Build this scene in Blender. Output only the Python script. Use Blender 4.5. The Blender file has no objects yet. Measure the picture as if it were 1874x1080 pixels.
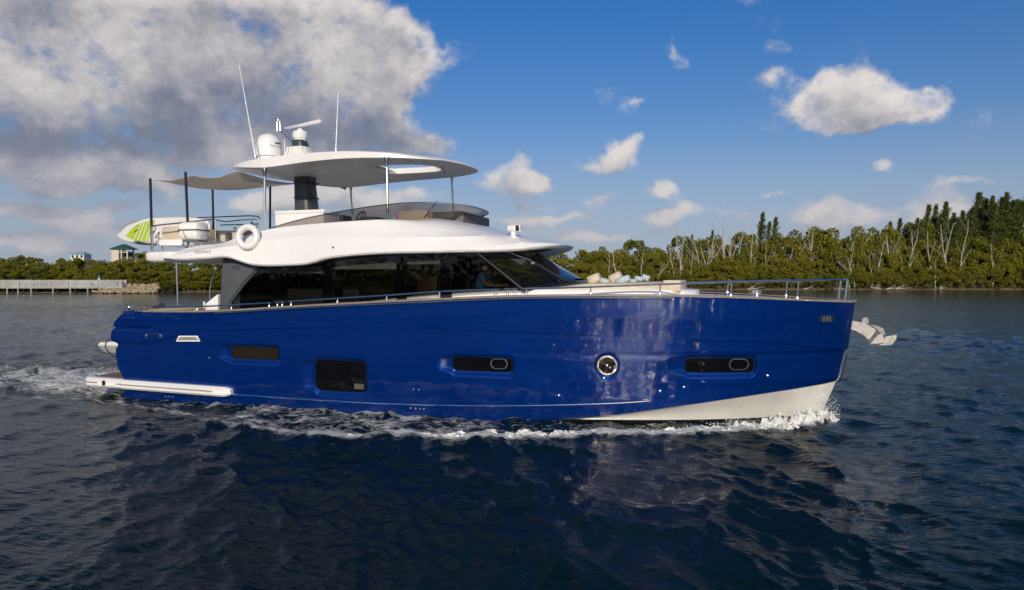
import bpy, bmesh, math, random
import numpy as np
from mathutils import Vector, Matrix
R = math.radians
random.seed(7); rng = np.random.default_rng(7)
sc = bpy.context.scene
COL = sc.collection

# ------------------------------------------------------------------ camera
F = 1250.0 / 1874.0                      # focal length / image width
CAM = Vector((15.69, -17.32, 3.21)); PSI = R(-16.41); PIT = R(1.283)
FW = Vector((math.sin(PSI)*math.cos(PIT), math.cos(PSI)*math.cos(PIT), -math.sin(PIT)))
RT = Vector((math.cos(PSI), -math.sin(PSI), 0)); UP = RT.cross(FW)
cam = bpy.data.cameras.new('camera'); camo = bpy.data.objects.new('camera', cam); COL.objects.link(camo)
cam.sensor_width = 36; cam.lens = 36*F; cam.clip_start = .1; cam.clip_end = 9000
camo.matrix_world = Matrix(((RT.x, UP.x, -FW.x, CAM.x), (RT.y, UP.y, -FW.y, CAM.y), (RT.z, UP.z, -FW.z, CAM.z), (0, 0, 0, 1)))
sc.camera = camo

# ------------------------------------------------------------------ sun, sky
SUN_EL = R(20); SUN_AZ = math.atan2(.27, -.96)
S = Vector((math.sin(SUN_AZ)*math.cos(SUN_EL), math.cos(SUN_AZ)*math.cos(SUN_EL), math.sin(SUN_EL)))
sl = bpy.data.lights.new('sun', 'SUN'); so = bpy.data.objects.new('sun', sl); COL.objects.link(so)
sl.energy = 3.25; sl.angle = R(.5); sl.color = (1, .87, .70)
so.rotation_euler = (-S).to_track_quat('-Z', 'Y').to_euler()
sc.view_settings.view_transform = 'Standard'; sc.view_settings.look = 'None'
sc.view_settings.exposure = 0.0; sc.view_settings.gamma = 1
sc.cycles.sample_clamp_indirect = 400; sc.cycles.max_bounces = 8; sc.cycles.transparent_max_bounces = 16
sc.cycles.caustics_reflective = True; sc.cycles.blur_glossy = 0.0

class NT:
    """small helper to write node trees"""
    def __init__(s, tree): s.t = tree; s.n = tree.nodes; s.l = tree.links
    def node(s, typ, **kw):
        n = s.n.new(typ)
        for k, v in kw.items(): setattr(n, k, v)
        return n
    def put(s, inp, v):
        if isinstance(v, bpy.types.NodeSocket): s.l.new(v, inp)
        elif v is not None: inp.default_value = v
    def math(s, op, a, b=None, c=None, clamp=False):
        n = s.node('ShaderNodeMath', operation=op); n.use_clamp = clamp
        s.put(n.inputs[0], a); s.put(n.inputs[1], b); s.put(n.inputs[2], c); return n.outputs[0]
    def vec(s, op, a, b=None):
        n = s.node('ShaderNodeVectorMath', operation=op); s.put(n.inputs[0], a)
        if op == 'SCALE': s.put(n.inputs[3], b)
        else: s.put(n.inputs[1], b)
        return n.outputs['Value'] if op in ('DOT_PRODUCT', 'LENGTH') else n.outputs[0]
    def xyz(s, x, y, z):
        n = s.node('ShaderNodeCombineXYZ'); s.put(n.inputs[0], x); s.put(n.inputs[1], y); s.put(n.inputs[2], z); return n.outputs[0]
    def step(s, v, a, b, lo=0., hi=1.):
        n = s.node('ShaderNodeMapRange', interpolation_type='SMOOTHSTEP'); s.put(n.inputs[0], v)
        s.put(n.inputs[1], a); s.put(n.inputs[2], b); s.put(n.inputs[3], lo); s.put(n.inputs[4], hi); return n.outputs[0]
    def noise(s, v, scale, detail=4., rough=.5, dist=0.):
        n = s.node('ShaderNodeTexNoise'); s.put(n.inputs['Vector'], v); s.put(n.inputs['Scale'], scale)
        s.put(n.inputs['Detail'], detail); s.put(n.inputs['Roughness'], rough); s.put(n.inputs['Distortion'], dist); return n.outputs[0]
    def mix(s, f, a, b):
        n = s.node('ShaderNodeMix', data_type='RGBA'); s.put(n.inputs[0], f)
        s.put(n.inputs[6], a if isinstance(a, bpy.types.NodeSocket) else (*a[:3], 1)); s.put(n.inputs[7], b if isinstance(b, bpy.types.NodeSocket) else (*b[:3], 1)); return n.outputs[2]

w = bpy.data.worlds.new('World'); sc.world = w; w.use_nodes = True
T = NT(w.node_tree); T.n.clear()
sky = T.node('ShaderNodeTexSky', sky_type='NISHITA'); sky.sun_disc = False
sky.sun_elevation = SUN_EL; sky.sun_rotation = SUN_AZ; sky.air_density = 1.0; sky.dust_density = .6; sky.ozone_density = 2.2
tc = T.node('ShaderNodeTexCoord'); D = tc.outputs['Generated']
# bearing and height angle of a sky direction; 0 bearing is across the boat's beam
cf, cr = (math.sin(PSI), math.cos(PSI), 0), (RT.x, RT.y, 0)
az = T.math('ARCTAN2', T.vec('DOT_PRODUCT', D, cr), T.vec('DOT_PRODUCT', D, cf))
sp = T.node('ShaderNodeSeparateXYZ'); T.put(sp.inputs[0], D)
el = T.math('ARCSINE', sp.outputs[2])
# clouds: (x, y, rx, ry, amount) in degrees-like units of 1/1250 rad, from a survey of the sky
CLOUDS = [(-30,60,170,120,1.1),(70,150,150,110,1.2),(230,60,170,60,.95),(150,205,170,62,1.15),(310,130,110,70,.95),(270,242,120,40,1.1),
 (400,60,70,45,.55),(500,50,90,50,.95),(590,60,100,60,1.15),(680,95,80,50,1.1),(745,85,50,35,.9),(600,150,110,50,1.),(690,130,50,50,.8),
 (440,170,70,60,.85),(520,215,120,60,.85),(650,200,55,55,.7),(420,248,60,30,.45),(600,250,90,34,.55),(770,268,55,22,.85),(700,240,45,25,.45),
 (185,328,50,20,.85),(240,315,24,22,.9),(140,308,22,16,.8),(105,352,40,9,.6),(310,352,34,18,.7),
 (60,395,66,11,.8),(160,415,40,13,1.),(25,442,42,9,.95),(110,452,60,8,.75),(205,386,46,9,.7),
 (560,362,90,18,.7),(600,345,45,20,.6),(770,356,48,16,.95),(690,385,60,18,.85),(470,372,46,18,1.),(830,388,60,14,.75),(880,338,30,12,.6),
 (958,328,40,26,1.1),(955,285,15,14,.55),(980,335,25,15,.7),(1110,300,48,16,.9),(1140,275,22,16,.7),(1165,258,16,12,.6),(1212,352,24,10,.85),
 (1205,404,32,14,1.),(1080,372,40,18,.95),(1110,352,22,10,.7),(1035,402,60,11,.85),(1230,398,30,14,.7),(1300,388,36,10,.6),(945,412,60,12,.8),(1120,432,90,9,.75),(985,378,30,8,.55),(1420,352,40,7,.5),(1330,330,26,8,.45),
 (1550,208,92,26,1.3),(1505,190,50,38,1.05),(1500,152,18,16,.75),(1580,175,32,26,.9),(1650,197,42,18,.95),(1690,184,16,12,.6),
 (1240,112,34,22,.62),(1238,85,12,14,.5),(1262,132,24,14,.5),(1160,180,18,10,.45),(1190,143,16,6,.35),(1380,155,36,12,.34),(1420,140,24,14,.32),(1430,98,40,10,.36),(1325,88,22,8,.4),
 (1515,380,40,26,1.15),(1572,388,40,14,.85),(1715,380,48,20,1.15),(1618,305,22,14,.85),(1775,330,44,8,.65),(1735,172,12,14,.45),(1420,400,90,14,.35),
 (1560,425,160,9,.4),(1000,440,110,10,.45),(300,440,120,14,.3)]
grp = bpy.data.node_groups.new('cloud_density', 'ShaderNodeTree')
grp.interface.new_socket('P', in_out='INPUT', socket_type='NodeSocketVector')
grp.interface.new_socket('Density', in_out='OUTPUT', socket_type='NodeSocketFloat')
G = NT(grp); gi = G.node('NodeGroupInput'); go = G.node('NodeGroupOutput'); P = gi.outputs[0]
# wobble the lookup so that no outline is a clean ellipse
wob = G.node('ShaderNodeTexNoise'); G.put(wob.inputs['Vector'], P); G.put(wob.inputs['Scale'], 14.); G.put(wob.inputs['Detail'], 5.)
Pw = G.vec('ADD', P, G.vec('SCALE', G.vec('SUBTRACT', wob.outputs['Color'], (.5, .5, .5)), .05))
acc = None
for cx, cy, rx, ry, am in CLOUDS:
    a0 = math.atan((cx-937)/1250); e0 = math.atan((512-cy)/1250*math.cos(a0))
    d = G.vec('MULTIPLY', G.vec('SUBTRACT', Pw, (a0, e0, 0)), (1250/(rx*1.04), 1250/(ry*1.06), 0))
    q = G.math('MULTIPLY', G.math('EXPONENT', G.math('MULTIPLY', G.vec('DOT_PRODUCT', d, d), -.8)), am)
    acc = q if acc is None else G.math('ADD', acc, q)
acc = G.math('MINIMUM', acc, 1.02)
spg = G.node('ShaderNodeSeparateXYZ'); G.put(spg.inputs[0], P)
away = G.step(G.math('ABSOLUTE', spg.outputs[0]), .75, 1.1)
far = G.math('MULTIPLY', away, G.math('MULTIPLY', G.step(G.noise(P, 2.3, 2.), .52, .68), .6))
acc = G.math('ADD', acc, far)
n1 = G.noise(G.vec('MULTIPLY', P, (1, 1.25, 1)), 10., 10., .51, .3)
n2 = G.noise(G.vec('MULTIPLY', P, (1, 1.15, 1)), 34., 8., .6)
bil = G.math('ABSOLUTE', G.math('SUBTRACT', n2, .5))
dens = G.math('ADD', G.math('MULTIPLY', acc, .92), G.math('ADD', G.math('MULTIPLY', G.math('SUBTRACT', n1, .52), 2.1), G.math('MULTIPLY', G.math('SUBTRACT', .09, bil), 1.1)))
G.put(go.inputs[0], dens)
def density(p):
    n = T.node('ShaderNodeGroup'); n.node_tree = grp; T.put(n.inputs[0], p); return n.outputs[0]
P0 = T.xyz(az, el, 0.)
d0 = density(P0)
d1 = density(T.vec('ADD', P0, (.010, .026, 0)))
cover = T.step(d0, .26, .92)
lit = T.math('ADD', T.math('MULTIPLY', T.math('SUBTRACT', d0, d1), .40), .60, clamp=True)
thick = T.step(d0, .7, 2.0)
lit = T.math('SUBTRACT', lit, T.math('MULTIPLY', thick, .16), clamp=True)
# heavy undersides of the big bank
und = None
for cx, cy, rx, ry, am in ((250,262,190,34,.55),(40,258,120,26,.45),(600,245,120,36,.45),(770,268,70,28,.65),(470,190,60,50,.30),(310,150,50,60,.22),(520,60,40,40,.15),(700,240,60,40,.4),(120,400,200,50,.2),(180,180,90,40,.25),(400,30,60,40,.2)):
    a0 = math.atan((cx-937)/1250); e0 = math.atan((512-cy)/1250*math.cos(a0))
    d = T.vec('MULTIPLY', T.vec('SUBTRACT', P0, (a0, e0, 0)), (1250/rx, 1250/ry, 0))
    q = T.math('MULTIPLY', T.math('EXPONENT', T.math('MULTIPLY', T.vec('DOT_PRODUCT', d, d), -.8)), am); und = q if und is None else T.math('ADD', und, q)
lit = T.math('SUBTRACT', lit, T.math('MULTIPLY', und, T.step(T.noise(P0, 10., 8., .6), .25, .75, .35, .75)), clamp=True)
lit = T.math('SUBTRACT', lit, T.math('MULTIPLY', T.step(T.noise(P0, 7., 8., .58), .38, .66), .26), clamp=True)
ccol = T.mix(T.step(lit, .0, .9), (1.75, 1.95, 2.65), (7.9, 7.3, 6.85))
# the air whitens low clouds and the sky's foot
low = T.step(el, .0, .23, 1., 0.)
ccol = T.mix(T.math('MULTIPLY', low, .62), ccol, (3.5, 3.65, 4.5))
skyc = T.node('ShaderNodeMix', data_type='RGBA', blend_type='MULTIPLY'); skyc.inputs[0].default_value = 1
T.put(skyc.inputs[6], sky.outputs[0]); T.put(skyc.inputs[7], T.mix(T.step(el, .50, .95), T.mix(T.step(el, .06, .46), (.60, .64, .78), (.19, .60, 1.04)), (.62, .74, .92)))
skyb = T.mix(T.math('MULTIPLY', low, .75), skyc.outputs[2], (3.3, 3.85, 5.15))
col = T.mix(T.math('MULTIPLY', cover, .95), skyb, ccol)
bg = T.node('ShaderNodeBackground'); T.put(bg.inputs[0], col); bg.inputs[1].default_value = .10
wo = T.node('ShaderNodeOutputWorld'); T.put(wo.inputs[0], bg.outputs[0])
w.cycles.sampling_method = 'MANUAL'; w.cycles.sample_map_resolution = 512

# ------------------------------------------------------------------ survey helpers: a photo point on a known plane -> a place
def ray(px, py): return FW + RT*((px-937)/1250.) + UP*((540-py)/1250.)
def onY(px, py, Y): d = ray(px, py); return CAM + d*((Y-CAM.y)/d.y)
def onX(px, py, X): d = ray(px, py); return CAM + d*((X-CAM.x)/d.x)
def onZ(px, py, Z): d = ray(px, py); return CAM + d*((Z-CAM.z)/d.z)
def far_at(px, D): 
    v = CAM + (Vector((math.sin(PSI), math.cos(PSI), 0)) + RT*((px-937)/1250.))*D; v.z = 0; return v
def far_h(py, D): return CAM.z + (512-py)/1250.*D

# ------------------------------------------------------------------ materials
def mat(name, col, rough=.5, metal=0., coat=0., spec=.5, var=0., vscale=3., bump=0., bscale=40.):
    m = bpy.data.materials.new(name); m.use_nodes = True; t = NT(m.node_tree); b = t.n['Principled BSDF']
    b.inputs['Roughness'].default_value = rough; b.inputs['Metallic'].default_value = metal
    b.inputs['Coat Weight'].default_value = coat; b.inputs['Coat Roughness'].default_value = .03
    b.inputs['Specular IOR Level'].default_value = spec
    tcx = t.node('ShaderNodeTexCoord').outputs['Object']
    if var:
        n = t.noise(tcx, vscale, 5., .6)
        c = t.mix(t.step(n, .3, .7), tuple(x*(1-var) for x in col), tuple(min(1, x*(1+var)) for x in col)); t.put(b.inputs['Base Color'], c)
    else: b.inputs['Base Color'].default_value = (*col, 1)
    if bump:
        bn = t.node('ShaderNodeBump'); bn.inputs['Strength'].default_value = bump; bn.inputs['Distance'].default_value = .02
        t.put(bn.inputs['Height'], t.noise(tcx, bscale, 4.)); t.put(b.inputs['Normal'], bn.outputs[0])
    return m
def glass(name, tint, refl=.05, rough=0.02):
    m = bpy.data.materials.new(name); m.use_nodes = True; t = NT(m.node_tree); t.n.clear()
    tr = t.node('ShaderNodeBsdfTransparent'); tr.inputs[0].default_value = (*tint, 1)
    gl = t.node('ShaderNodeBsdfGlossy'); gl.inputs['Roughness'].default_value = rough
    lw = t.node('ShaderNodeFresnel'); lw.inputs[0].default_value = 1.45
    mx = t.node('ShaderNodeMixShader'); t.put(mx.inputs[0], lw.outputs[0]); t.put(mx.inputs[1], tr.outputs[0]); t.put(mx.inputs[2], gl.outputs[0])
    t.put(t.node('ShaderNodeOutputMaterial').inputs[0], mx.outputs[0]); return m
M = dict(
 blue=mat('blue_paint', (.0, .0225, .165), .46, .4, 1., .0, .05, .6),
 white=mat('white_gelcoat', (.87, .845, .81), .28, 0., .35, .5, .03, .7),
 offwhite=mat('offwhite_moulding', (.74, .71, .66), .4, var=.05),
 bottom=mat('white_bottom', (.74, .72, .66), .45, var=.05, vscale=1.5),
 antifoul=mat('black_antifouling', (.012, .012, .013), .5, var=.3),
 cap=mat('taupe_cap', (.26, .21, .175), .45, var=.1, vscale=6),
 chrome=mat('polished_steel', (.84, .80, .75), .2, 1.),
 anchorsteel=mat('galvanised_steel', (.34, .33, .32), .33, 1., var=.25, vscale=10, bump=.12, bscale=10),
 dullsteel=mat('brushed_steel', (.62, .61, .59), .28, 1., var=.06),
 black=mat('black_satin', (.012, .013, .015), .3),
 frame=mat('black_frame', (.006, .006, .007), .25),
 pane=mat('hull_glass', (.004, .004, .005), .04, spec=.35),
 net=mat('window_mesh_cover', (.016, .013, .009), .7, spec=.08, var=.25, vscale=60),
 grey=mat('grey_paint', (.080, .088, .092), .4, 0., .2, var=.05),
 mast=mat('mast_grey', (.045, .056, .062), .35, var=.08),
 teak=mat('teak', (.20, .095, .045), .5, var=.25, vscale=14),
 brown=mat('brown_wood', (.13, .055, .03), .45, var=.2, vscale=9),
 cream=mat('cream_vinyl', (.62, .52, .38), .55, var=.05, bump=.1),
 fabric=mat('canvas_beige', (.50, .46, .40), .8, var=.04, bump=.15, bscale=120),
 rubber=mat('grey_rubber', (.30, .30, .28), .6, var=.08),
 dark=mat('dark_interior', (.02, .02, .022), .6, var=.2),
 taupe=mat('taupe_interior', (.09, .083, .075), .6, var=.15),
 blind=mat('blind_fabric', (.75, .72, .64), .8, var=.04),
 skin=mat('skin', (.42, .24, .16), .5, var=.08, vscale=12),
 shirt=mat('blue_shirt', (.07, .27, .58), .8, var=.1, vscale=20),
 trousers=mat('dark_trousers', (.03, .035, .05), .8, var=.1),
 hair=mat('brown_hair', (.05, .03, .02), .6, var=.2, vscale=40),
 lime=mat('lime_print', (.38, .52, .02), .4, var=.08, vscale=8),
 board=mat('board_white', (.72, .70, .67), .35, var=.03),
 boardgrey=mat('board_grey', (.33, .33, .34), .4, var=.06),
)
def canvas(name, col, through):
    m = mat(name, col, .85, var=.04, bump=.12, bscale=120); t = NT(m.node_tree); tl = t.node('ShaderNodeBsdfTranslucent'); tl.inputs[0].default_value = (*through, 1)
    mx = t.node('ShaderNodeMixShader'); mx.inputs[0].default_value = .45; t.put(mx.inputs[1], t.n['Principled BSDF'].outputs[0]); t.put(mx.inputs[2], tl.outputs[0]); t.put(t.n['Material Output'].inputs[0], mx.outputs[0]); return m
M['awning'] = canvas('awning_canvas', (.82, .77, .69), (.88, .81, .70))
M['tint'] = glass('tinted_glass', (.52, .53, .52))
M['clear'] = glass('windscreen_glass', (.58, .61, .62))
M['smoke'] = glass('smoked_acrylic', (.38, .345, .33))
M['lens'] = glass('lens_glass', (.75, .76, .78))

# ------------------------------------------------------------------ objects
def tag(o, label=None, cat=None, group=None, kind=None):
    if label: o['label'] = label
    if cat: o['category'] = cat
    if group: o['group'] = group
    if kind: o['kind'] = kind
    return o
def empty(name, loc=(0, 0, 0), rz=0., label=None, cat=None, group=None):
    o = bpy.data.objects.new(name, None); o.empty_display_size = .2; COL.objects.link(o); o.location = loc; o.rotation_euler = (0, 0, rz)
    return tag(o, label, cat, group)
def link(name, me, m, parent=None, angle=35):
    if m is not None:
        for x in (m if isinstance(m, (list, tuple)) else [m]): me.materials.append(x)
    if angle:
        me.shade_smooth(); me.set_sharp_from_angle(angle=R(angle))
    o = bpy.data.objects.new(name, me); COL.objects.link(o)
    if parent is not None: o.parent = parent
    return o
def npmesh(name, V, Fq, attrs=None):
    """quads or triangles straight from arrays"""
    me = bpy.data.meshes.new(name); V = np.asarray(V, np.float32); Fq = np.asarray(Fq, np.int32); k = Fq.shape[1]
    me.vertices.add(len(V)); me.vertices.foreach_set('co', V.ravel())
    me.loops.add(Fq.size); me.loops.foreach_set('vertex_index', Fq.ravel())
    me.polygons.add(len(Fq)); me.polygons.foreach_set('loop_start', np.arange(0, Fq.size, k, dtype=np.int32))
    me.update(calc_edges=True)
    for an, av in (attrs or {}).items():
        a = me.attributes.new(an, 'FLOAT', 'POINT'); a.data.foreach_set('value', np.asarray(av, np.float32))
    return me
def gridfaces(nr, nc, wrap=False):
    i = np.arange(nr-1)[:, None]*nc; j = np.arange(nc if wrap else nc-1)[None, :]; j2 = (j+1) % nc
    return np.stack([i+j, i+j2, i+nc+j2, i+nc+j], -1).reshape(-1, 4)
class MB:
    def __init__(s): s.v = []; s.f = []
    def add(s, vs, fs):
        o = len(s.v); s.v += [tuple(v) for v in vs]; s.f += [tuple(i+o for i in q) for q in fs]; return s
    def box(s, c, d, rot=None):
        """centre, full sizes, optional Matrix/Euler z angle"""
        vs = [Vector((x*d[0]/2, y*d[1]/2, z*d[2]/2)) for x in (-1, 1) for y in (-1, 1) for z in (-1, 1)]
        if rot is not None:
            m = rot if isinstance(rot, Matrix) else Matrix.Rotation(rot, 3, 'Z'); vs = [m @ v for v in vs]
        c = Vector(c); return s.add([c+v for v in vs], [(0, 1, 3, 2), (4, 6, 7, 5), (0, 4, 5, 1), (2, 3, 7, 6), (0, 2, 6, 4), (1, 5, 7, 3)])
    def tube(s, pts, r, n=8, caps=True):
        pts = [Vector(p) for p in pts]; rr = r if isinstance(r, (list, tuple)) else [r]*len(pts); rings = []
        a = None
        for i, p in enumerate(pts):
            t = (pts[min(i+1, len(pts)-1)]-pts[max(i-1, 0)]).normalized()
            if a is None: a = t.cross(Vector((0, 0, 1)) if abs(t.z) < .9 else Vector((1, 0, 0))).normalized()
            a = (a - t*a.dot(t)).normalized(); b = t.cross(a)
            rings += [p + (a*math.cos(2*math.pi*k/n) + b*math.sin(2*math.pi*k/n))*rr[i] for k in range(n)]
        fs = [(i*n+k, i*n+(k+1) % n, (i+1)*n+(k+1) % n, (i+1)*n+k) for i in range(len(pts)-1) for k in range(n)]
        if caps: fs += [tuple(range(n))[::-1], tuple((len(pts)-1)*n+k for k in range(n))]
        return s.add(rings, fs)
    def lathe(s, prof, c, n=24, m=None):
        """profile (radius, height) about local Z, optional 3x3 matrix"""
        c = Vector(c); vs = []
        for r, h in prof:
            for k in range(n):
                v = Vector((r*math.cos(2*math.pi*k/n), r*math.sin(2*math.pi*k/n), h)); vs.append(c + (m @ v if m else v))
        fs = [(i*n+k, i*n+(k+1) % n, (i+1)*n+(k+1) % n, (i+1)*n+k) for i in range(len(prof)-1) for k in range(n)]
        fs += [tuple(range(n))[::-1], tuple((len(prof)-1)*n+k for k in range(n))]
        return s.add(vs, fs)
    def prism(s, poly, y0, y1):
        """outline in (X, Z), thickness along Y"""
        n = len(poly); vs = [(x, y0, z) for x, z in poly] + [(x, y1, z) for x, z in poly]
        fs = [tuple(range(n)), tuple(range(2*n-1, n-1, -1))] + [(i, n+i, n+(i+1) % n, (i+1) % n) for i in range(n)]
        return s.add(vs, fs)
    def loft(s, rows, closed=False, caps=False):
        nc = len(rows[0]); vs = [p for r in rows for p in r]; nr = len(rows)
        fs = [(i*nc+k, i*nc+(k+1) % nc, (i+1)*nc+(k+1) % nc, (i+1)*nc+k) for i in range(nr-1) for k in range(nc if closed else nc-1)]
        if caps: fs += [tuple(range(nc))[::-1], tuple((nr-1)*nc+k for k in range(nc))]
        return s.add(vs, fs)
    def ell(s, c, rad, nu=16, nv=10, m=None):
        prof = [(max(.001, math.sin(math.pi*i/nv)), -math.cos(math.pi*i/nv)) for i in range(nv+1)]
        sm = Matrix.Diagonal(Vector(rad)); return s.lathe(prof, c, nu, (m @ sm) if m else sm)
    def mesh(s, name, bevel=0., seg=2, solid=0.):
        bm = bmesh.new(); vs = [bm.verts.new(v) for v in s.v]
        for q in s.f:
            try: bm.faces.new([vs[i] for i in q])
            except ValueError: pass
        bmesh.ops.recalc_face_normals(bm, faces=bm.faces[:])
        if bevel:
            es = [e for e in bm.edges if len(e.link_faces) == 2 and e.calc_face_angle(0) > R(30)]
            bmesh.ops.bevel(bm, geom=es, offset=bevel, segments=seg, affect='EDGES', profile=.5, clamp_overlap=True)
        me = bpy.data.meshes.new(name); bm.to_mesh(me); bm.free(); return me
    def build(s, name, m, parent=None, bevel=0., seg=2, angle=35):
        return link(name, s.mesh(name, bevel, seg), m, parent, angle)
def tab(t): 
    xs = [a for a, b in t]; ys = [b for a, b in t]; return lambda x: float(np.interp(x, xs, ys))
def smooth_tab(t):
    """monotone-free smooth curve through a table (Catmull-Rom)"""
    xs = np.array([a for a, b in t], float); ys = np.array([b for a, b in t], float); m = np.gradient(ys, xs)
    def f(x):
        x = np.clip(x, xs[0], xs[-1]); i = np.clip(np.searchsorted(xs, x)-1, 0, len(xs)-2); h = xs[i+1]-xs[i]; u = (x-xs[i])/h
        return (2*u**3-3*u**2+1)*ys[i]+(u**3-2*u**2+u)*h*m[i]+(-2*u**3+3*u**2)*ys[i+1]+(u**3-u**2)*h*m[i+1]
    return f

# ================================================================== WATER
wl_ = lambda x: np.interp(x, [-.5, 0, 4, 9, 11, 12, 13.9, 15, 16.6, 17.5, 18.2, 18.4], [2.4, 2.42, 2.48, 2.5, 2.4, 2.3, 2.0, 1.7, 1.25, .78, .0, -.6])
RIDGE = [onZ(x, y, .04) for x, y in ((1516,766),(1490,781),(1440,788),(1400,790),(1300,793),(1200,795.5),(1100,797.5),(1000,800),(850,802),(760,800),(680,798),(578,796),(448,782),(300,752),(200,735),(100,728),(0,724),(-200,715),(-500,700))]
RIDGE = sorted((p.x, p.y) for p in RIDGE); RX, RY = np.array([a for a, b in RIDGE]), np.array([b for a, b in RIDGE])
ridge_y = lambda x: np.interp(x, RX, RY)
def water():
    th0 = PSI; a1 = np.linspace(-R(58), R(58), 640); a2 = np.linspace(R(58), 2*math.pi-R(58), 700)[1:-1]; th = np.concatenate([a1, a2]) + th0
    r = [2.]
    while r[-1] < 2500: r.append(r[-1]*(1.0062 if 5.5 < r[-1] < 45 else 1.011 if r[-1] < 260 else 1.15) + .02)
    r = np.array(r); dr = np.gradient(r)
    X = CAM.x + r[:, None]*np.sin(th)[None]; Y = CAM.y + r[:, None]*np.cos(th)[None]; sp_ = np.repeat(dr[:, None], len(th), 1)
    sp_ = np.maximum(sp_, r[:, None]*np.gradient(th)[None]*.8)
    Z = np.zeros_like(X); DX = np.zeros_like(X); DY = np.zeros_like(X)
    g = np.random.default_rng(11)
    for i in range(120):
        lam = .20*(3.8/.20)**g.random(); k = 2*math.pi/lam; d = R(205) + g.normal(0, .62); ph = g.random()*6.28
        amp = .0072*lam**.92*(1.0 if lam < .9 else (.9/lam)**.9)*(.6+.8*g.random())
        wgt = np.clip(lam/(sp_*1.6)-.6, 0, 1); q = k*(X*math.cos(d)+Y*math.sin(d))+ph
        Z += amp*wgt*np.sin(q); DX -= .75*amp*wgt*math.cos(d)*np.cos(q)*-1; DY -= .75*amp*wgt*math.sin(d)*np.cos(q)*-1
    gust = .72+.4*np.sin(X*.11+1.3)*np.sin(Y*.17+.4)+.12*np.sin(X*.31+Y*.23)
    Z *= gust
    # wake: bow ridge on both sides, lace between it and the hull, churned water astern
    side = np.abs(Y); yr = -ridge_y(X); dd = side-yr; wl = wl_(X); on = (X < 18.3)
    A = np.interp(X, [-60, -12, 0, 4, 7, 8.5, 10, 15, 17, 18.3], [.1, .4, .7, .6, .6, .95, 1.1, 1.1, 1.15, 1.0])
    width = np.interp(X, [-20, 0, 6, 9, 13, 16, 18], [.2, .18, .3, .42, .40, .44, .36])
    ridge = np.where(on, A*np.exp(-((dd+.55*width)/width)**2), 0)
    near = np.clip(1-np.abs(dd)/6, 0, 1)
    Z += ridge*.085*np.interp(X, [0, 8, 18], [.35, 1, 1.6]); Z += np.where(on, .05*near*np.sin(dd*2.4)*np.exp(-np.abs(dd)*.4), 0)*np.clip(A, 0, 1)
    lace = np.where((dd < 0) & (side > wl-.1) & on, np.interp(X, [-20, -3, 0, 4, 7, 9, 11, 13], [0, .2, .36, .40, .54, .55, .45, .28]), 0)
    foam = np.maximum(ridge, lace)
    hullline = np.where((X > .3) & (X < 17.5), .40*np.exp(-((side-wl)/.10)**2), 0); foam = np.maximum(foam, hullline)
    as_ = np.clip((.4-X)/.8, 0, 1)*np.clip((X+70)/66, 0, 1); ch = as_*np.clip(1.5-side/2.6, 0, 1)
    Z += ch*(.11*np.sin(X*2.1+1.7*np.sin(Y*1.9))*np.cos(Y*2.7+X*.8)+.06*np.sin(X*5.3+Y*4.1)+.04*np.sin(Y*7.7-X*6.1))*np.clip(.13/np.maximum(sp_, .05), 0, 1)
    foam = np.maximum(foam, ch*np.interp(X, [-40, -14, -5, -1, 0], [.14, .42, .78, .88, .7]))
    V = np.stack([X+DX, Y+DY, Z], -1).reshape(-1, 3)
    Fq = gridfaces(len(r), len(th), True)
    V = np.vstack([V, [[CAM.x, CAM.y, 0]]]); n = len(th); tri = np.array([[len(V)-1, (i+1) % n, i, i] for i in range(n)])
    me = npmesh('water', V, Fq[:, ::-1], {'foam': np.append(foam.ravel(), 0), 'churn': np.append(ch.ravel(), 0)})
    m = bpy.data.materials.new('sea_water'); m.use_nodes = True; t = NT(m.node_tree); b = t.n['Principled BSDF']
    co = t.node('ShaderNodeTexCoord').outputs['Object']
    fa = t.node('ShaderNodeAttribute'); fa.attribute_name = 'foam'; ca = t.node('ShaderNodeAttribute'); ca.attribute_name = 'churn'
    vs = t.vec('MULTIPLY', co, (1., 1.25, 1.))
    wob = t.node('ShaderNodeTexNoise'); t.put(wob.inputs['Vector'], vs); wob.inputs['Scale'].default_value = 2.2; wob.inputs['Detail'].default_value = 4
    vv = t.vec('ADD', vs, t.vec('SCALE', wob.outputs['Color'], 1.1))
    vo = t.node('ShaderNodeTexVoronoi'); vo.feature = 'DISTANCE_TO_EDGE'; vo.inputs['Scale'].default_value = 2.6; t.put(vo.inputs['Vector'], vv)
    lace_ = t.step(vo.outputs['Distance'], .0, .22, 1., 0.)
    nz = t.noise(vs, 5.5, 8., .68); nb = t.noise(vs, 1.1, 4., .6)
    pat = t.math('ADD', t.math('MULTIPLY', lace_, .16), t.math('ADD', t.math('MULTIPLY', nz, .72), t.math('MULTIPLY', nb, .95)))
    f = t.math('ADD', t.math('MULTIPLY', fa.outputs['Fac'], 1.0), t.math('MULTIPLY', t.math('SUBTRACT', pat, .90), 1.5))
    f = t.math('MULTIPLY', t.step(f, .38, .84), t.step(fa.outputs['Fac'], .02, .2))
    deep = t.mix(ca.outputs['Fac'], (.0010, .0110, .0140), (.030, .042, .024))
    t.put(b.inputs['Base Color'], t.mix(f, deep, (.72, .72, .68)))
    t.put(b.inputs['Roughness'], t.math('MULTIPLY_ADD', f, .6, .095)); b.inputs['IOR'].default_value = 1.333; b.inputs['Specular IOR Level'].default_value = .22
    bn = t.node('ShaderNodeBump'); bn.inputs['Strength'].default_value = 1.; bn.inputs['Distance'].default_value = 1.
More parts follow.
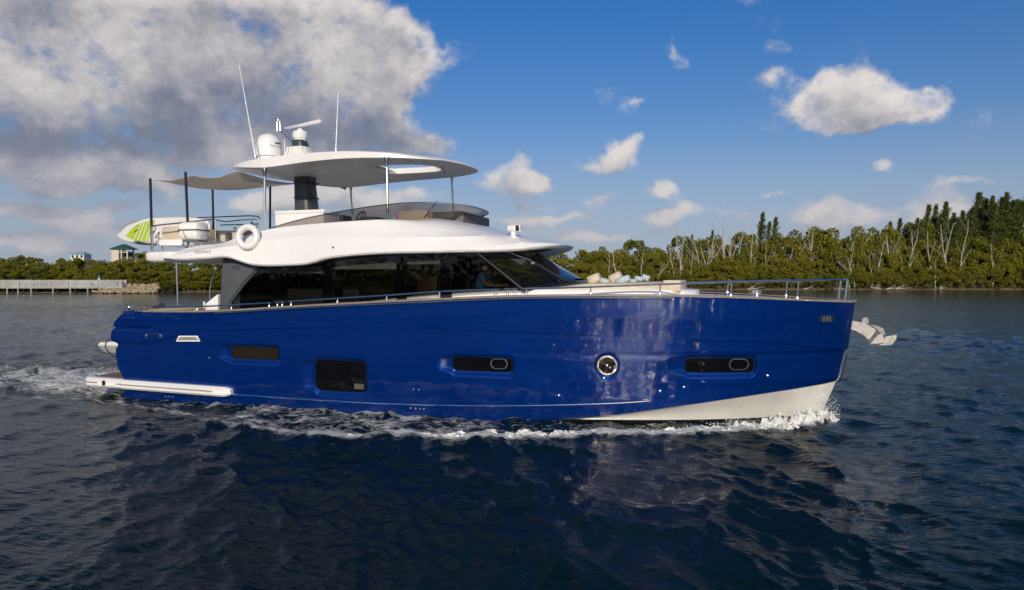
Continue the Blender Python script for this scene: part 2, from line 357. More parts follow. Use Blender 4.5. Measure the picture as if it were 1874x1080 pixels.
    rip = t.math('ADD', t.math('MULTIPLY', t.noise(t.vec('MULTIPLY', co, (.55, 1.3, 1)), 3.2, 5., .55, .4), .040), t.math('MULTIPLY', t.noise(t.vec('MULTIPLY', co, (.7, 1.2, 1)), 9., 4., .6), .017))
    rip = t.math('ADD', rip, t.math('MULTIPLY', t.noise(t.vec('MULTIPLY', co, (.8, 1.2, 1)), .9, 3., .5, .3), .055))
    rip = t.math('ADD', rip, t.math('MULTIPLY', f, t.math('MULTIPLY', nz, .10)))
    t.put(bn.inputs['Height'], rip); t.put(b.inputs['Normal'], bn.outputs[0])
    o = link('water', me, m, None, 0); me.shade_smooth(); return tag(o, kind='structure')
water()

def bow_foam():
    """broken white water heaped along the bow wave: a rough crest plus loose drops"""
    g = np.random.default_rng(5)
    lump = lambda a, b, s: sum(np.sin(a*s*f*c+b*s*f*d+e)*h for f, c, d, e, h in ((1, 1, .7, 0, 1), (1.9, -.8, 1.1, 1.3, .7), (3.1, 1.2, -.6, 2.1, .55), (5.3, .7, 1.3, .4, .4), (8.7, -1.1, .9, 5., .3)))
    mb_v, mb_f = [], []
    for sg in (-1, 1):
        xs = np.linspace(8.2, 18.42, 700); ts = np.linspace(-1, 1, 34); Xg, Tg = np.meshgrid(xs, ts, indexing='ij')
        yr = -ridge_y(Xg); wd = np.interp(Xg, [8, 10, 15, 17, 18.4], [.14, .24, .30, .42, .30]); yc = yr-.6*wd
        yc = np.maximum(yc, np.where(Xg > 15.5, wl_(Xg)+.18, -9)) ; yc = np.where(Xg > 17.9, np.maximum(yc, .12), yc)
        ht = np.interp(Xg, [8, 9.5, 12, 14.5, 15.5, 16.5, 17.4, 18.1, 18.42], [.0, .085, .125, .095, .12, .18, .28, .26, .0])
        Zg = ht*(1-Tg**2)*(.85+.34*lump(Xg, Tg*wd*2, 9.))+.016*lump(Xg, Tg*wd, 31.) - .045 - .06*Tg**2
        Yg = (yc+Tg*wd)*sg
        o = len(mb_v)*0 + sum(len(a) for a in mb_v); V = np.stack([Xg+.05*lump(Xg, Tg, 11.), Yg+.04*lump(Tg, Xg, 9.), Zg], -1).reshape(-1, 3)
        mb_v.append(V); mb_f.append(gridfaces(700, 34)+o)
        # loose drops
        n = 1300; xx = 18.5-np.abs(g.normal(0, 2.6, n)); xx = np.clip(xx, 8.5, 18.7); yy = (np.maximum(-np.interp(xx, RX, RY), .05)-np.abs(g.normal(0, .22, n)))*sg + g.normal(0, .08, n)
        zz = .04+np.abs(g.normal(0, 1, n))*np.interp(xx, [8, 15, 17.6, 18.7], [.05, .07, .20, .17]); ss = .004+.011*g.random(n)**2
        P_ = np.stack([xx, yy, zz], -1); o = sum(len(a) for a in mb_v)
        oct_ = np.array([(1,0,0),(-1,0,0),(0,1,0),(0,-1,0),(0,0,1),(0,0,-1)]); ft = np.array([(0,2,4,4),(2,1,4,4),(1,3,4,4),(3,0,4,4),(2,0,5,5),(1,2,5,5),(3,1,5,5),(0,3,5,5)])
        V = (P_[:, None]+oct_[None]*ss[:, None, None]).reshape(-1, 3); mb_v.append(V); mb_f.append((ft[None]+np.arange(n)[:, None, None]*6).reshape(-1, 4)+o)
    V = np.vstack(mb_v); Fq = np.vstack(mb_f); me = bpy.data.meshes.new('bow_wave_foam')
    me.from_pydata(V.tolist(), [], [tuple(q[:3]) if q[2] == q[3] else tuple(q) for q in Fq.tolist()])
    m = mat('foam_white', (.78, .78, .74), .7, var=.10, vscale=18, bump=.7, bscale=55, spec=.3)
    b = m.node_tree.nodes['Principled BSDF']; b.inputs['Subsurface Weight'].default_value = 0.0
    return tag(link('bow_wave_foam', me, m, None, 60), kind='stuff')
bow_foam()

# ================================================================== SHORE
shore_D = lambda px: float(np.interp(px, [-1600, -600, 0, 230, 420, 700, 1050, 1400, 1560, 1900, 2600, 4000], [150, 155, 158, 160, 172, 186, 196, 206, 208, 212, 225, 240]))
def shore():
    px = np.linspace(-1800, 4200, 301); off = np.array([-4, -.5, .6, 2., 4, 8, 16, 40, 120, 500, 2600]); zz = np.array([-.8, -.12, .12, .38, .75, 1.0, 1.3, 1.6, 2., 2.5, 3.])
    g = np.random.default_rng(2); j = np.convolve(g.normal(0, 1.6, len(px)), np.ones(5)/5, 'same')
    V = []
    for i, p in enumerate(px):
        for o_, z in zip(off, zz): 
            v = far_at(p, shore_D(p)+j[i]+o_); V.append((v.x, v.y, z+(.12*g.normal() if .5 < o_ < 20 else 0)))
    me = npmesh('shore', V, gridfaces(len(px), len(off)))
    m = bpy.data.materials.new('sandy_bank'); m.use_nodes = True; t = NT(m.node_tree); b = t.n['Principled BSDF']; b.inputs['Roughness'].default_value = .95
    co = t.node('ShaderNodeTexCoord').outputs['Object']; s_ = t.node('ShaderNodeSeparateXYZ'); t.put(s_.inputs[0], co)
    n = t.noise(co, .5, 6., .65); h = t.math('ADD', s_.outputs[2], t.math('MULTIPLY', t.math('SUBTRACT', n, .5), .9))
    c = t.mix(t.step(h, .35, .9), (.23, .165, .09), (.055, .045, .022)); c = t.mix(t.step(s_.outputs[2], .05, .16), (.05, .04, .028), c); t.put(b.inputs['Base Color'], c)
    tag(link('shore', me, m, None, 60), kind='structure')
    # unseen bank added behind the viewpoint to darken what hull and glass mirror
    V = []
    for k, b in enumerate(np.linspace(PSI+R(95), PSI+R(265), 160)):
        for o_, z in zip(off, zz): d_ = 95+6*math.sin(k*.31)+3*math.sin(k*.83)+o_; V.append((CAM.x+d_*math.sin(b), CAM.y+d_*math.cos(b), z))
    tag(link('reflection_shore', npmesh('reflection_shore', V, gridfaces(160, len(off))[:, ::-1]), m, None, 60), kind='structure')
shore()

# ------------------------------------------------------------------ vegetation
def leafmat(nm, c0, c1, c2):
    m = bpy.data.materials.new(nm); m.use_nodes = True; t = NT(m.node_tree); b = t.n['Principled BSDF']; b.inputs['Roughness'].default_value = .62; b.inputs['Specular IOR Level'].default_value = .25
    oi = t.node('ShaderNodeObjectInfo'); la = t.node('ShaderNodeAttribute'); la.attribute_name = 'leaf'
    c = t.mix(oi.outputs['Random'], c0, c1); c = t.mix(t.math('MULTIPLY', la.outputs['Fac'], .8), c, c2); t.put(b.inputs['Base Color'], c)
    tl = t.node('ShaderNodeBsdfTranslucent'); t.put(tl.inputs[0], c); mx = t.node('ShaderNodeMixShader'); mx.inputs[0].default_value = .22
    out = t.n['Material Output']; t.put(mx.inputs[1], b.outputs[0]); t.put(mx.inputs[2], tl.outputs[0]); t.put(out.inputs[0], mx.outputs[0]); return m
M['mangrove'] = leafmat('mangrove_leaves', (.052, .100, .007), (.19, .185, .012), (.26, .215, .02))
M['pineleaf'] = leafmat('pine_foliage', (.050, .074, .017), (.10, .125, .024), (.14, .15, .032))  # dark casuarina green; cloud shade over the right bank is in this colour
M['bark'] = mat('grey_bark', (.17, .14, .105), .9, var=.2)
M['pale'] = mat('pale_dead_wood', (.40, .36, .28), .85, var=.25, vscale=1.2)
def leaves(nm, cen, size, g, elong=1., droop=None, upb=.6):
    n = len(cen); nrm = g.normal(0, 1, (n, 3)); nrm[:, 2] += upb; nrm /= np.linalg.norm(nrm, axis=1)[:, None]
    a = g.normal(0, 1, (n, 3)) if droop is None else droop + g.normal(0, .25, (n, 3))
    a -= nrm*(a*nrm).sum(1)[:, None]; a /= np.linalg.norm(a, axis=1)[:, None]+1e-6; b = np.cross(nrm, a)
    s = size*(.6+.8*g.random(n))[:, None]; a = a*s*elong; b = b*s
    V = np.stack([cen-a*.5, cen+b*.5, cen+a*.5, cen-b*.5], 1).reshape(-1, 3); Fq = np.arange(4*n).reshape(n, 4)
    return npmesh(nm, V, Fq, {'leaf': np.repeat(g.random(n), 4)})
def mangrove_mesh(seed, low=False):
    """unit crown about 7 m wide and 6.3 m tall, foot at 0: separate leaf clumps with gaps between them"""
    g = np.random.default_rng(seed); cs, cl = [], []
    for i in range(30):
        d = g.normal(0, 1, 3); d /= np.linalg.norm(d); d[2] = d[2]*.9+.15; rad = .62+.38*g.random()**.6
        c = d*np.array([3.1, 3.1, 2.7])*rad + np.array([0, 0, 3.4]); c[2] = max(c[2], .5+g.random())
        k = int(170*(.5+g.random())); sc_ = .48+.38*g.random(); q = g.normal(0, 1, (k, 3)); q /= np.linalg.norm(q, axis=1)[:, None]; q *= (.55+.5*g.random((k, 1))**.5)
        cs.append(c + q*np.array([sc_*1.5, sc_*1.5, sc_*.85])); cl.append(np.full(k, g.random()))
    cen = np.vstack(cs); cen[:, 2] = np.abs(cen[:, 2]); me = leaves('crown', cen, .27, g, upb=.9)
    v = np.repeat(np.clip(.65*np.concatenate(cl)+.35*g.random(len(cen)), 0, 1), 4); me.attributes['leaf'].data.foreach_set('value', v.astype(np.float32)); return me
def mangrove_trunk(seed):
    g = np.random.default_rng(seed); mb = MB()
    for i in range(5):
        a = g.random()*6.28; q = .5+.8*g.random(); mb.tube([(q*math.cos(a)*.8, q*math.sin(a)*.8, -.3), (q*.3*math.cos(a), q*.3*math.sin(a), 1.3), (q*1.2*math.cos(a+.5), q*1.2*math.sin(a+.5), 3.2), (q*2*math.cos(a+.8), q*2*math.sin(a+.8), 5.0)], [.09, .1, .07, .02], 5)
    return mb.mesh('trunk')
def pine_mesh(seed, h=20., bare=.35):
    """casuarina: narrow feathery plume of drooping sprays that lean with the wind"""
    g = np.random.default_rng(seed); cs, dr = [], []
    for i in range(115):
        f = bare+(1-bare)*g.random()**.85; z = h*f; a = g.random()*6.28; L = ((1-f)**1.0*h*.17+.12)*(.35+1.2*g.random()); up_ = .5+1.1*g.random()
        k = 7; t = np.linspace(.12, 1, k)[:, None]; d = np.array([math.cos(a), math.sin(a), 0]); d = d+np.array([.35, 0, 0])
        p = np.array([.9*f**2, 0, z])+d*L*t+np.array([0, 0, 1.])*(L*up_*t**1.2)
        for q in p: m_ = 3; cs.append(q+g.normal(0, .15, (m_, 3))); dr.append(np.tile(d*.7+np.array([0, 0, .6]), (m_, 1)))
    for j in range(14): z = h*(.88+.13*j/14); cs.append(np.array([.9*(z/h)**2+.35*j/14, 0, z])+g.normal(0, .20-.013*j, (6, 3))); dr.append(np.tile([.3, 0, 1.], (6, 1)))
    return leaves('crown', np.vstack(cs), .12, g, 6.5, np.vstack(dr), .2)
def pine_trunk(seed, h=20.):
    g = np.random.default_rng(seed); return MB().tube([(0, 0, -.3), (.1, 0, h*.3), (.3, .1, h*.6), (.9*.9, 0, h*.95)], [.24, .19, .12, .03], 6).mesh('trunk')
def dead_mesh(seed, h=9., fork=2, lean=.1, twigs=10, r0=.17):
    g = np.random.default_rng(seed); mb = MB()
    def limb(p, d, L, r, depth):
        pts, rr = [p], [r]; q = p; k = 6
        for i in range(k):
            d = (d+Vector(g.normal(0, .10, 3).tolist())).normalized(); d.z = max(d.z, .12); q = q+d*(L/k); pts.append(q); rr.append(r*(1-.75*(i+1)/k)+.004)
        mb.tube(pts, rr, 5)
        if depth > 0:
            for i in range(twigs if depth == 1 else fork):
                j = 1+int(g.random()*(k-1)) if depth == 1 else 2+int(g.random()*2); dd = (d*.9+Vector((g.normal(0, .55), g.normal(0, .55), .25+.3*g.random()))).normalized(); limb(pts[j], dd, L*(.20+.26*g.random()) if depth == 1 else L*.75, rr[j]*(.30 if depth == 1 else .75), depth-1)
    limb(Vector((0, 0, -.3)), Vector((lean, g.normal(0, .05), 1)).normalized(), h if fork < 2 else h*.72, r0, 1 if fork < 2 else 2)
    return mb.mesh('trunk')
MG = [(mangrove_mesh(100+i), mangrove_trunk(200+i)) for i in range(7)]
PN = [(pine_mesh(300+i), pine_trunk(320+i)) for i in range(4)] + [(pine_mesh(350+i, 20., .12), pine_trunk(360+i)) for i in range(3)]
def place(name, v, meshes, mats, scale, rz, label, cat, group):
    t = empty(name, v, rz, label, cat, group); t.scale = scale
    for me, m, nm in zip(meshes, mats, ('crown', 'trunk')):
        if not me.materials: me.materials.append(m)
        o = bpy.data.objects.new(nm, me); COL.objects.link(o); o.parent = t
    return t
top_line = lambda px: float(np.interp(px, [-300, 0, 30, 80, 140, 190, 240, 300, 405, 600, 900, 1060, 1110, 1180, 1240, 1300, 1370, 1440, 1520, 1600, 1680, 1740, 1800, 1874, 2300],
    [468, 469, 465, 472, 472, 469, 465, 470, 476, 470, 464, 458, 448, 446, 436, 432, 432, 428, 420, 414, 408, 408, 408, 408, 408]))
gv = np.random.default_rng(42)
LBL = {'l': ('bushy green mangrove tree on the bank behind the boardwalk', 'mangrove trees behind the boardwalk'), 'm': ('green mangrove tree on the bank behind the yacht deck house', 'mangrove trees behind the yacht'), 'r': ('yellow green mangrove tree along the sandy bank beyond the bow', 'mangrove trees beyond the bow')}
for rowi, (dep, hs) in enumerate(((3.2, .36), (7, .60), (12, .82), (18, 1.0))):
    px = -190.
    while px < 2060:
        D_ = shore_D(px)+dep+gv.normal(0, 1.2); seg = 'l' if px < 420 else 'm' if px < 1040 else 'r'
        tl = top_line(px); full = far_h(tl, D_)-1.; h = max(2.4, full*hs*(.78+.34*gv.random())); wd = (.62+.5*gv.random())*(.55+.065*h)*(1.5 if seg == 'm' else 1.); step = 7.*wd*.62
        if not (seg == 'm' and rowi in (0, 1)):
            v = far_at(px, D_); v.z = .5 if rowi == 0 else .9; q = MG[int(gv.random()*len(MG))]
            place('mangrove_tree', v, q, (M['mangrove'], M['bark']), (wd, wd, h/6.5), gv.random()*6.28, LBL[seg][0], 'tree', LBL[seg][1])
        px += step*(.7+.6*gv.random())*1250/D_
# tall feathery pines, right of the bow and a few behind it
pines = [(1388,386,24,0),(1402,404,20,1),(1413,396,22,2),(1262,428,14,0),(1300,420,14,1),(1640,398,20,2),(1655,410,18,0),(1622,404,18,1),(1672,398,20,2),(1690,373,22,1),(1703,372,24,0),(1722,368,22,2),(1738,388,20,1),(1752,384,20,3),(1765,384,22,0),(1779,350,26,1),(1786,362,28,5),(1800,372,26,4),(1807,357,24,2),(1818,360,28,6),(1832,350,26,3),(1842,366,28,5),(1850,362,24,0),(1860,366,28,4),(1870,345,26,1),(1884,350,28,6),(1902,352,26,2),(1925,348,28,5),(1950,352,26,3),(1730,400,30,4),(1755,402,32,6),(1778,398,32,5),(1798,402,34,4),(1826,396,34,6),(1850,398,34,5),(1876,392,34,4),(1900,392,34,6),(1700,408,30,5),(1676,416,30,4)]
pines += [(int(p_+gv.normal(0, 3)), float(np.interp(p_, [1650, 1690, 1720, 1750, 1790, 1874, 1960], [418, 392, 384, 388, 366, 358, 356])+abs(gv.normal(0, 15))), float(10+16*gv.random()), int(4+3*gv.random())) for p_ in range(1655, 1960, 8)]
for px, py, dep, k in pines:
    D_ = shore_D(px)+dep; v = far_at(px, D_); v.z = 1.2; h = far_h(py, D_)-1.2
    wd = h/20*(1. if k < 4 else 1.45)*(.85+.3*gv.random())
    place('casuarina_pine', v, PN[k], (M['pineleaf'], M['bark']), (wd, wd, h/20.6), gv.normal(-.3, .5), 'tall feathery dark pine on the bank beyond the bow' if px > 1600 else 'lone feathery pine rising among bare trunks on the bank', 'tree', 'feathery pines on the bank' if px > 1600 else 'lone pines among bare trunks')
# bare pale trunks
DM = [dead_mesh(500+i, 9., 1, .12*((i % 3)-1), 6, .155) for i in range(6)]+[dead_mesh(520+i, 9., 2, .05, 4, .15) for i in range(4)]
bare = [(1136,438,1,3),(1117,452,2,0),(1172,450,3,1),(1203,452,1,6),(1232,440,2,2),(1243,415,2,1),(1258,402,2,3),(1264,455,0,4),(1280,420,3,5),(1288,400,4,6),(1300,398,5,8),(1307,393,6,0),(1318,392,6,2),(1326,404,5,4),(1335,398,6,7),(1347,402,6,1),(1340,440,1,3),(1353,420,6,5),(1378,402,6,0),(1399,440,4,2),(1426,448,2,5),(1437,412,6,6),(1450,420,8,9),(1480,408,9,1),(1500,402,9,3),(1520,398,9,8),(1545,395,10,6),(1555,438,.5,0),(1563,434,.5,8),(1595,462,.5,2),(1606,434,.5,1),(1612,440,1,9),(1640,420,3,3),(1652,440,2,5),(1663,408,3,0),(1677,412,3,4),(1700,415,4,2),(1712,470,0,4),(1725,400,3,1),(1742,400,2,3),(1760,390,1,0),(1816,440,2,2),(1834,390,8,5),(1850,400,10,1),(1628,396,7,7),(1590,400,9,8),(1690,398,8,6)]
for px, py, dep, k in bare:
    D_ = shore_D(px)+2.2+dep; v = far_at(px, D_); v.z = .6; h = far_h(py, D_)-.6
    t = empty('bare_tree', v, gv.random()*.8-.4, 'pale leafless tree trunk standing in front of the pines' if px > 1650 else 'pale leafless trunk at the sandy edge just beyond the bow' if px > 1530 else 'thin pale leafless tree among the mangroves above the foredeck', 'tree', 'bare pale trees along the bank'); s_ = h/9.2; t.scale = (s_*.8, s_*.8, s_)
    if not DM[k].materials: DM[k].materials.append(M['pale'])
    o = bpy.data.objects.new('trunk', DM[k]); COL.objects.link(o); o.parent = t
# fallen and washed up branches
for i, (px, L, a, rz) in enumerate(((1612, 5, .22, 2.9), (1622, 4.2, .1, .2), (1640, 5, .3, .1), (1720, 3.4, .5, .4), (1368, 5, .1, .2), (1385, 4, .12, 2.8), (1470, 4, .1, .1), (1545, 3, .15, 2.9), (1235, 7, .75, 2.5))):
    v = far_at(px, shore_D(px)+.9); v.z = .28; g = np.random.default_rng(i); mb = MB()
    for j in range(3 if i != 8 else 1):
        d = Vector((math.cos(a+.18*j), .2*j-.2, math.sin(a+.12*j))); pts = [Vector((0, 0, 0))]
        for q in range(5): d = (d+Vector((0, g.normal(0, .1), g.normal(0, .10)))).normalized(); pts.append(pts[-1]+d*L*(1-.22*j)/5)
        mb.tube(pts, [.15, .13, .1, .08, .05, .02], 6)
    o = mb.build('fallen_branch', M['pale']); o.location = v; o.rotation_euler = (0, 0, rz+PSI*-1); tag(o, 'bleached fallen branch lying on the sandy bank beyond the bow', 'driftwood', 'fallen branches on the bank')
# low scrub that fills the foot of the wood and the far side of it
def scrub():
    g = np.random.default_rng(77); cs = []
    for px in np.arange(-300, 2200, 5.0):
        for dep, zh, sp_ in ((2.6, .9, .55), (6, 1.9, 1.1), (12, 3.0, 1.6), (22, 4.6, 2.)):
            k = 15 if dep < 20 else 12; D_ = shore_D(px)+dep; v = far_at(px+g.normal(0, 3), D_+g.normal(0, 1.)); zh = min(zh, max(.6, (far_h(top_line(px), D_)-1)*.55))
            cs.append(np.array([v.x, v.y, .5+zh*g.random()])+g.normal(0, 1, (k, 3))*np.array([sp_, sp_, zh*.38]))
    cen = np.vstack(cs); cen[:, 2] = np.maximum(cen[:, 2], .35); o = link('undergrowth', leaves('undergrowth', cen, .55, g), M['scrub'], None, 0); return tag(o, kind='stuff')
M['scrub'] = leafmat('scrub_leaves', (.070, .085, .014), (.070, .085, .014), (.12, .085, .034))
scrub()
def reflection_wood():  # unseen trees added to darken low reflections in hull and windows
    g = np.random.default_rng(78); cs = []
    for b in np.linspace(PSI+R(97), PSI+R(263), 330):
        for dep, zh in ((4, 2.), (8, 5.), (14, 7.5)):
            d_ = 97+dep+g.normal(0, 2.); c = np.array([CAM.x+d_*math.sin(b), CAM.y+d_*math.cos(b), .6+zh*g.random()]); cs.append(c+g.normal(0, 1, (22, 3))*np.array([1.6, 1.6, 1.3]))
    cen = np.vstack(cs); cen[:, 2] = np.maximum(cen[:, 2], .4); tag(link('reflection_wood', leaves('reflection_wood', cen, 1.0, g), M['scrub'], None, 0), kind='stuff')
reflection_wood()

# ------------------------------------------------------------------ boardwalk, rocks and buildings on the far bank
M['greywood'] = mat('weathered_planks', (.47, .455, .43), .85, var=.15, vscale=2.)
M['pile'] = mat('timber_pile', (.33, .30, .25), .9, var=.2)
def boardwalk():
    DB = 156.; a = far_at(-260, DB); b = far_at(224, DB+1.5); t = empty('boardwalk', a, math.atan2(b.y-a.y, b.x-a.x), 'weathered grey timber boardwalk with a slatted railing above the water', 'boardwalk')
    L = (b-a).length; z0 = far_h(526.5, DB); z1 = far_h(513., DB); s_ = 1250/DB/L*(b-a).length
    MB().box((L/2, .9, z0-.08), (L, 2.2, .18)).build('walkway_deck', M['greywood'], t)
    for y in (-.15, 1.95):
        r_ = MB().box((L/2, y, z1), (L, .16, .09)).box((L/2, y, z0+.14), (L, .06, .09)).build('railing', M['greywood'], t)
        mb = MB(); n = int(L/.19)
        for k in range(n):
            if k % 29 == 17 or k % 41 == 3: continue
            mb.box((L*(k+.5)/n, y, (z0+z1)/2+.06), (.125, .035, z1-z0-.12))
        mb.build('picket', M['greywood'], r_)
        for k in range(int(L/2.05)+1): MB().box((k*2.05, y-.02, (z0+z1)/2), (.12, .12, z1-z0+.25)).build('railing_post', M['greywood'], r_)
    for px in (-200, -150, -100, -50, 12, 32, 56, 96, 128, 160, 182):
        x = (px+260)/484*L
        for y in (0, 1.8): MB().tube([(x, y, -.6), (x, y, z0-.1)], .17, 8).build('pile', M['pile'], t)
    return t
boardwalk()
def bench_sign():
    v = far_at(182, 157.6); v.z = 0; h = far_h(505, 157.6); t = empty('notice_post', (v.x, v.y, 1.2), 0, 'small blue and white notice standing behind the boardwalk railing', 'sign')
    MB().tube([(0, 0, -.6), (0, 0, h-1.2)], .05, 8).build('post', M['greywood'], t)
    MB().box((0, -.07, h-1.2-.35), (.45, .05, .7)).build('notice_board', mat('notice_blue', (.10, .25, .60), .5), t, .02)
    MB().box((0, -.11, h-1.2-.75), (.55, .03, .25)).build('notice_plate', M['white'], t, .02)
bench_sign()
def rocks():
    g = np.random.default_rng(9); m = mat('riprap_stone', (.34, .27, .17), .9, var=.35, vscale=.8, bump=.6, bscale=3.)
    base = []
    for s_ in range(6):
        bm = bmesh.new(); bmesh.ops.create_icosphere(bm, subdivisions=2, radius=1.)
        for v in bm.verts: v.co *= 1+.28*math.sin(3.1*v.co.x+s_)*math.sin(2.7*v.co.y+2*s_)+.12*g.normal()
        me = bpy.data.meshes.new('boulder'); bm.to_mesh(me); bm.free(); me.materials.append(m); base.append(me)
    n = 0
    for row, (py, dd, s0) in enumerate(((533.5, 0, .42), (530, .8, .46), (527, 1.7, .5), (523.5, 2.6, .55))):
        x0, x1 = ((170, 287), (184, 291), (200, 291), (224, 289))[row]; px = x0
        while px < x1:
            D_ = 157.+dd; v = far_at(px, D_); o = bpy.data.objects.new('boulder', base[int(g.random()*6)]); COL.objects.link(o); s_ = s0*(.7+.6*g.random())
            o.location = (v.x, v.y, far_h(py+g.normal(0, .6), D_)); o.scale = (s_, s_, s_*.75); o.rotation_euler = (g.normal(), g.normal(), g.random()*6)
            tag(o, 'tan boulder in the rock bank at the end of the boardwalk', 'boulder', 'boulders of the rock bank'); px += s_*1250/D_*1.25
rocks()
def tower():
    D_ = 205.; v = far_at(228, D_); v.z = 1.; t = empty('lookout_tower', v, PSI*-1*0+R(16), 'cream lookout tower with a dark teal hipped roof above the trees', 'tower')
    zt, zr0, zr1 = far_h(474, D_)-1, far_h(455.5, D_)-1, far_h(447, D_)-1; w_ = 2.6; cw = mat('cream_render', (.66, .58, .44), .8, var=.04); rm = mat('teal_roof', (.02, .095, .085), .5, var=.1); dk = mat('tower_dark_grey', (.10, .11, .11), .8)
    MB().box((-1.7, 0, zr0/2), (2.2, 3.6, zr0)).build('stair_wall', cw, t)
    for x, y in ((1.9, -1.6), (1.9, 1.6), (.2, -1.7)): MB().box((x, y, zr0/2), (.32, .32, zr0)).build('corner_post', cw, t)
    for z in (zr0-3.4, zr0-1.15): MB().box((.7, 0, z), (2.8, 3.4, .25)).build('landing', M['greywood'], t)
    mb = MB()
    for k in range(9): mb.box((-.4+k*.28, -1.72, zr0-.75), (.06, .05, .75))
    mb.box((.75, -1.72, zr0-.35), (2.4, .08, .08)); mb.build('guard_rail', M['greywood'], t)
    MB().box((.6, 1.2, zr0/2-.3), (2.6, .1, zr0-1.)).build('rear_screen', dk, t)  # plain dark grey panel across the back of the tower
    e = 3.0; mb = MB(); mb.add([(-e, -e*.8, zr0), (e*.95, -e*.8, zr0), (e*.95, e*.8, zr0), (-e, e*.8, zr0), (-.5, 0, zr1), (.5, 0, zr1), (-e, -e*.8, zr0-.2), (e*.95, -e*.8, zr0-.2), (e*.95, e*.8, zr0-.2), (-e, e*.8, zr0-.2)], [(0, 1, 5, 4), (1, 2, 5), (2, 3, 4, 5), (3, 0, 4), (0, 1, 7, 6), (1, 2, 8, 7), (2, 3, 9, 8), (3, 0, 6, 9), (6, 7, 8, 9)]); mb.build('roof', rm, t)
    D_ = 230.; v = far_at(149, D_); v.z = 1.; t = empty('beach_house', v, R(16), 'white house with a pale blue roof showing over the treetops', 'house'); z0, z1 = far_h(466, D_)-1, far_h(462, D_)-1
    MB().box((0, 0, z0/2), (4.6, 4, z0)).build('wall', M['board'], t)
    mb = MB(); mb.add([(-2.6, -2.3, z0), (2.6, -2.3, z0), (2.6, 2.3, z0), (-2.6, 2.3, z0), (-1.2, 0, z1+.2), (1.2, 0, z1+.2)], [(0, 1, 5, 4), (1, 2, 5), (2, 3, 4, 5), (3, 0, 4), (0, 1, 2, 3)]); mb.build('roof', mat('pale_blue_roof', (.22, .46, .52), .5), t)
    mb = MB()
    for x in (-1.5, 0, 1.5): mb.box((x, -2.02, z0-.7), (.7, .06, .9))
    mb.build('window', M['dark'], t)
tower()

# ================================================================== THE YACHT (bow to +X, starboard to -Y, water at Z = 0)
yacht = empty('motor_yacht', (0, 0, 0), 0, 'large motor yacht with a deep blue hull and white flybridge under way', 'yacht')
LOA = 18.8
zS = smooth_tab([(-.3,2.38),(1.1,2.36),(3.5,2.40),(5.1,2.5),(6.7,2.6),(8.15,2.68),(9.55,2.75),(11.4,2.83),(13.3,2.86),(14.9,2.855),(16.4,2.815),(17.7,2.755),(19,2.69)])
zK = smooth_tab([(-.3,1.47),(.6,1.53),(1.6,1.62),(2.3,1.78),(4.2,1.94),(6.7,2.05),(9.5,2.06),(12.1,2.02),(14.5,1.95),(16.8,1.84),(18.6,1.62),(19,1.58)])
zC = smooth_tab([(-.3,-.16),(4,-.1),(8,-.05),(11.5,.0),(13.3,.17),(15.06,.44),(16.8,.69),(18.0,.83),(18.5,.88)])
stemX = tab([(-.7,17.6),(.1,18.16),(.82,18.41),(.95,18.5),(1.58,18.62),(1.64,18.68),(2.69,18.8),(3,18.85)])
transX = smooth_tab([(-.6,.2),(0,.2),(.45,.28),(.7,.14),(1.3,.03),(1.49,.05),(1.53,-.06),(1.60,-.1),(1.72,-.09),(1.84,-.05),(1.90,.02),(1.94,-.02),(2.02,.01),(2.38,.42)])
def bs(u): s = max(0., (u-.50)/.50); return .14+(2.62-.14)*max(0., 1-s**2.75)**.78 - .12*max(0, .18-u)/.18
def bc(u): s = max(0., (u-.43)/.57); return .03+(2.50-.03)*max(0., 1-s**3.0)**.74 - .08*max(0, .18-u)/.18
WIN = []          # recesses in the topsides: centre X, centre Z, half width, half height, corner radius
def hull_base(u, Z, X):
    c, s_ = zC(X), zS(X); t = min(1., max(0., (Z-c)/(s_-c))); k = max(0., (u-.55)/.45)
    return bc(u) + (bs(u)-bc(u))*t**(1+.55*k) + .035*math.sin(math.pi*t)*(1-k)
def sdrr(dx, dz, hw, hh, r):
    qx, qz = abs(dx)-(hw-r), abs(dz)-(hh-r)
    return math.hypot(max(qx, 0), max(qz, 0)) + min(max(qx, qz), 0) - r
def sst(a, b, x): t = min(1., max(0., (x-a)/(b-a))); return t*t*(3-2*t)
def recess(X, Z):
    d = 0.
    for cx, cz, hw, hh, r, dep, aft in WIN:
        dx, dz = X-cx, Z-cz
        if abs(dx) > hw+.6 or abs(dz) > hh+.3: continue
        ax, az_ = dx, dz
        if dx < -hw: ax = -hw + (dx+hw)/aft           # long scoop towards the stern
        if dz < -hh: az_ = -hh + (dz+hh)/2.2
        d = max(d, dep*(1-sst(.008, .062, sdrr(ax, az_, hw, hh, r))))
    return d
def hullY(X, Z, rec=True):
    x0, x1 = float(transX(Z)), stemX(Z); u = min(1., max(0., (X-x0)/(x1-x0)))
    y = hull_base(u, Z, X)
    k = zK(X)
    y += (.010+.030*sst(.35, .95, u))*sst(k-.006, k+.006, Z)              # the upper strake stands proud
    st = 1-sst(.055, .075, u)                                              # moulded steps at the quarter
    if st > 0: y += st*(-.05*math.exp(-((Z-1.91)/.035)**2) + .02*sst(1.48, 1.56, Z) )
    if rec: y -= recess(X, Z)
    return y
def on_hull(px, py, rec=False):
    Y = -2.5
    for i in range(40):
        p = onY(px, py, Y); Y = .5*Y - .5*hullY(min(p.x, 18.75), p.z, rec)
    p.y = Y; return p
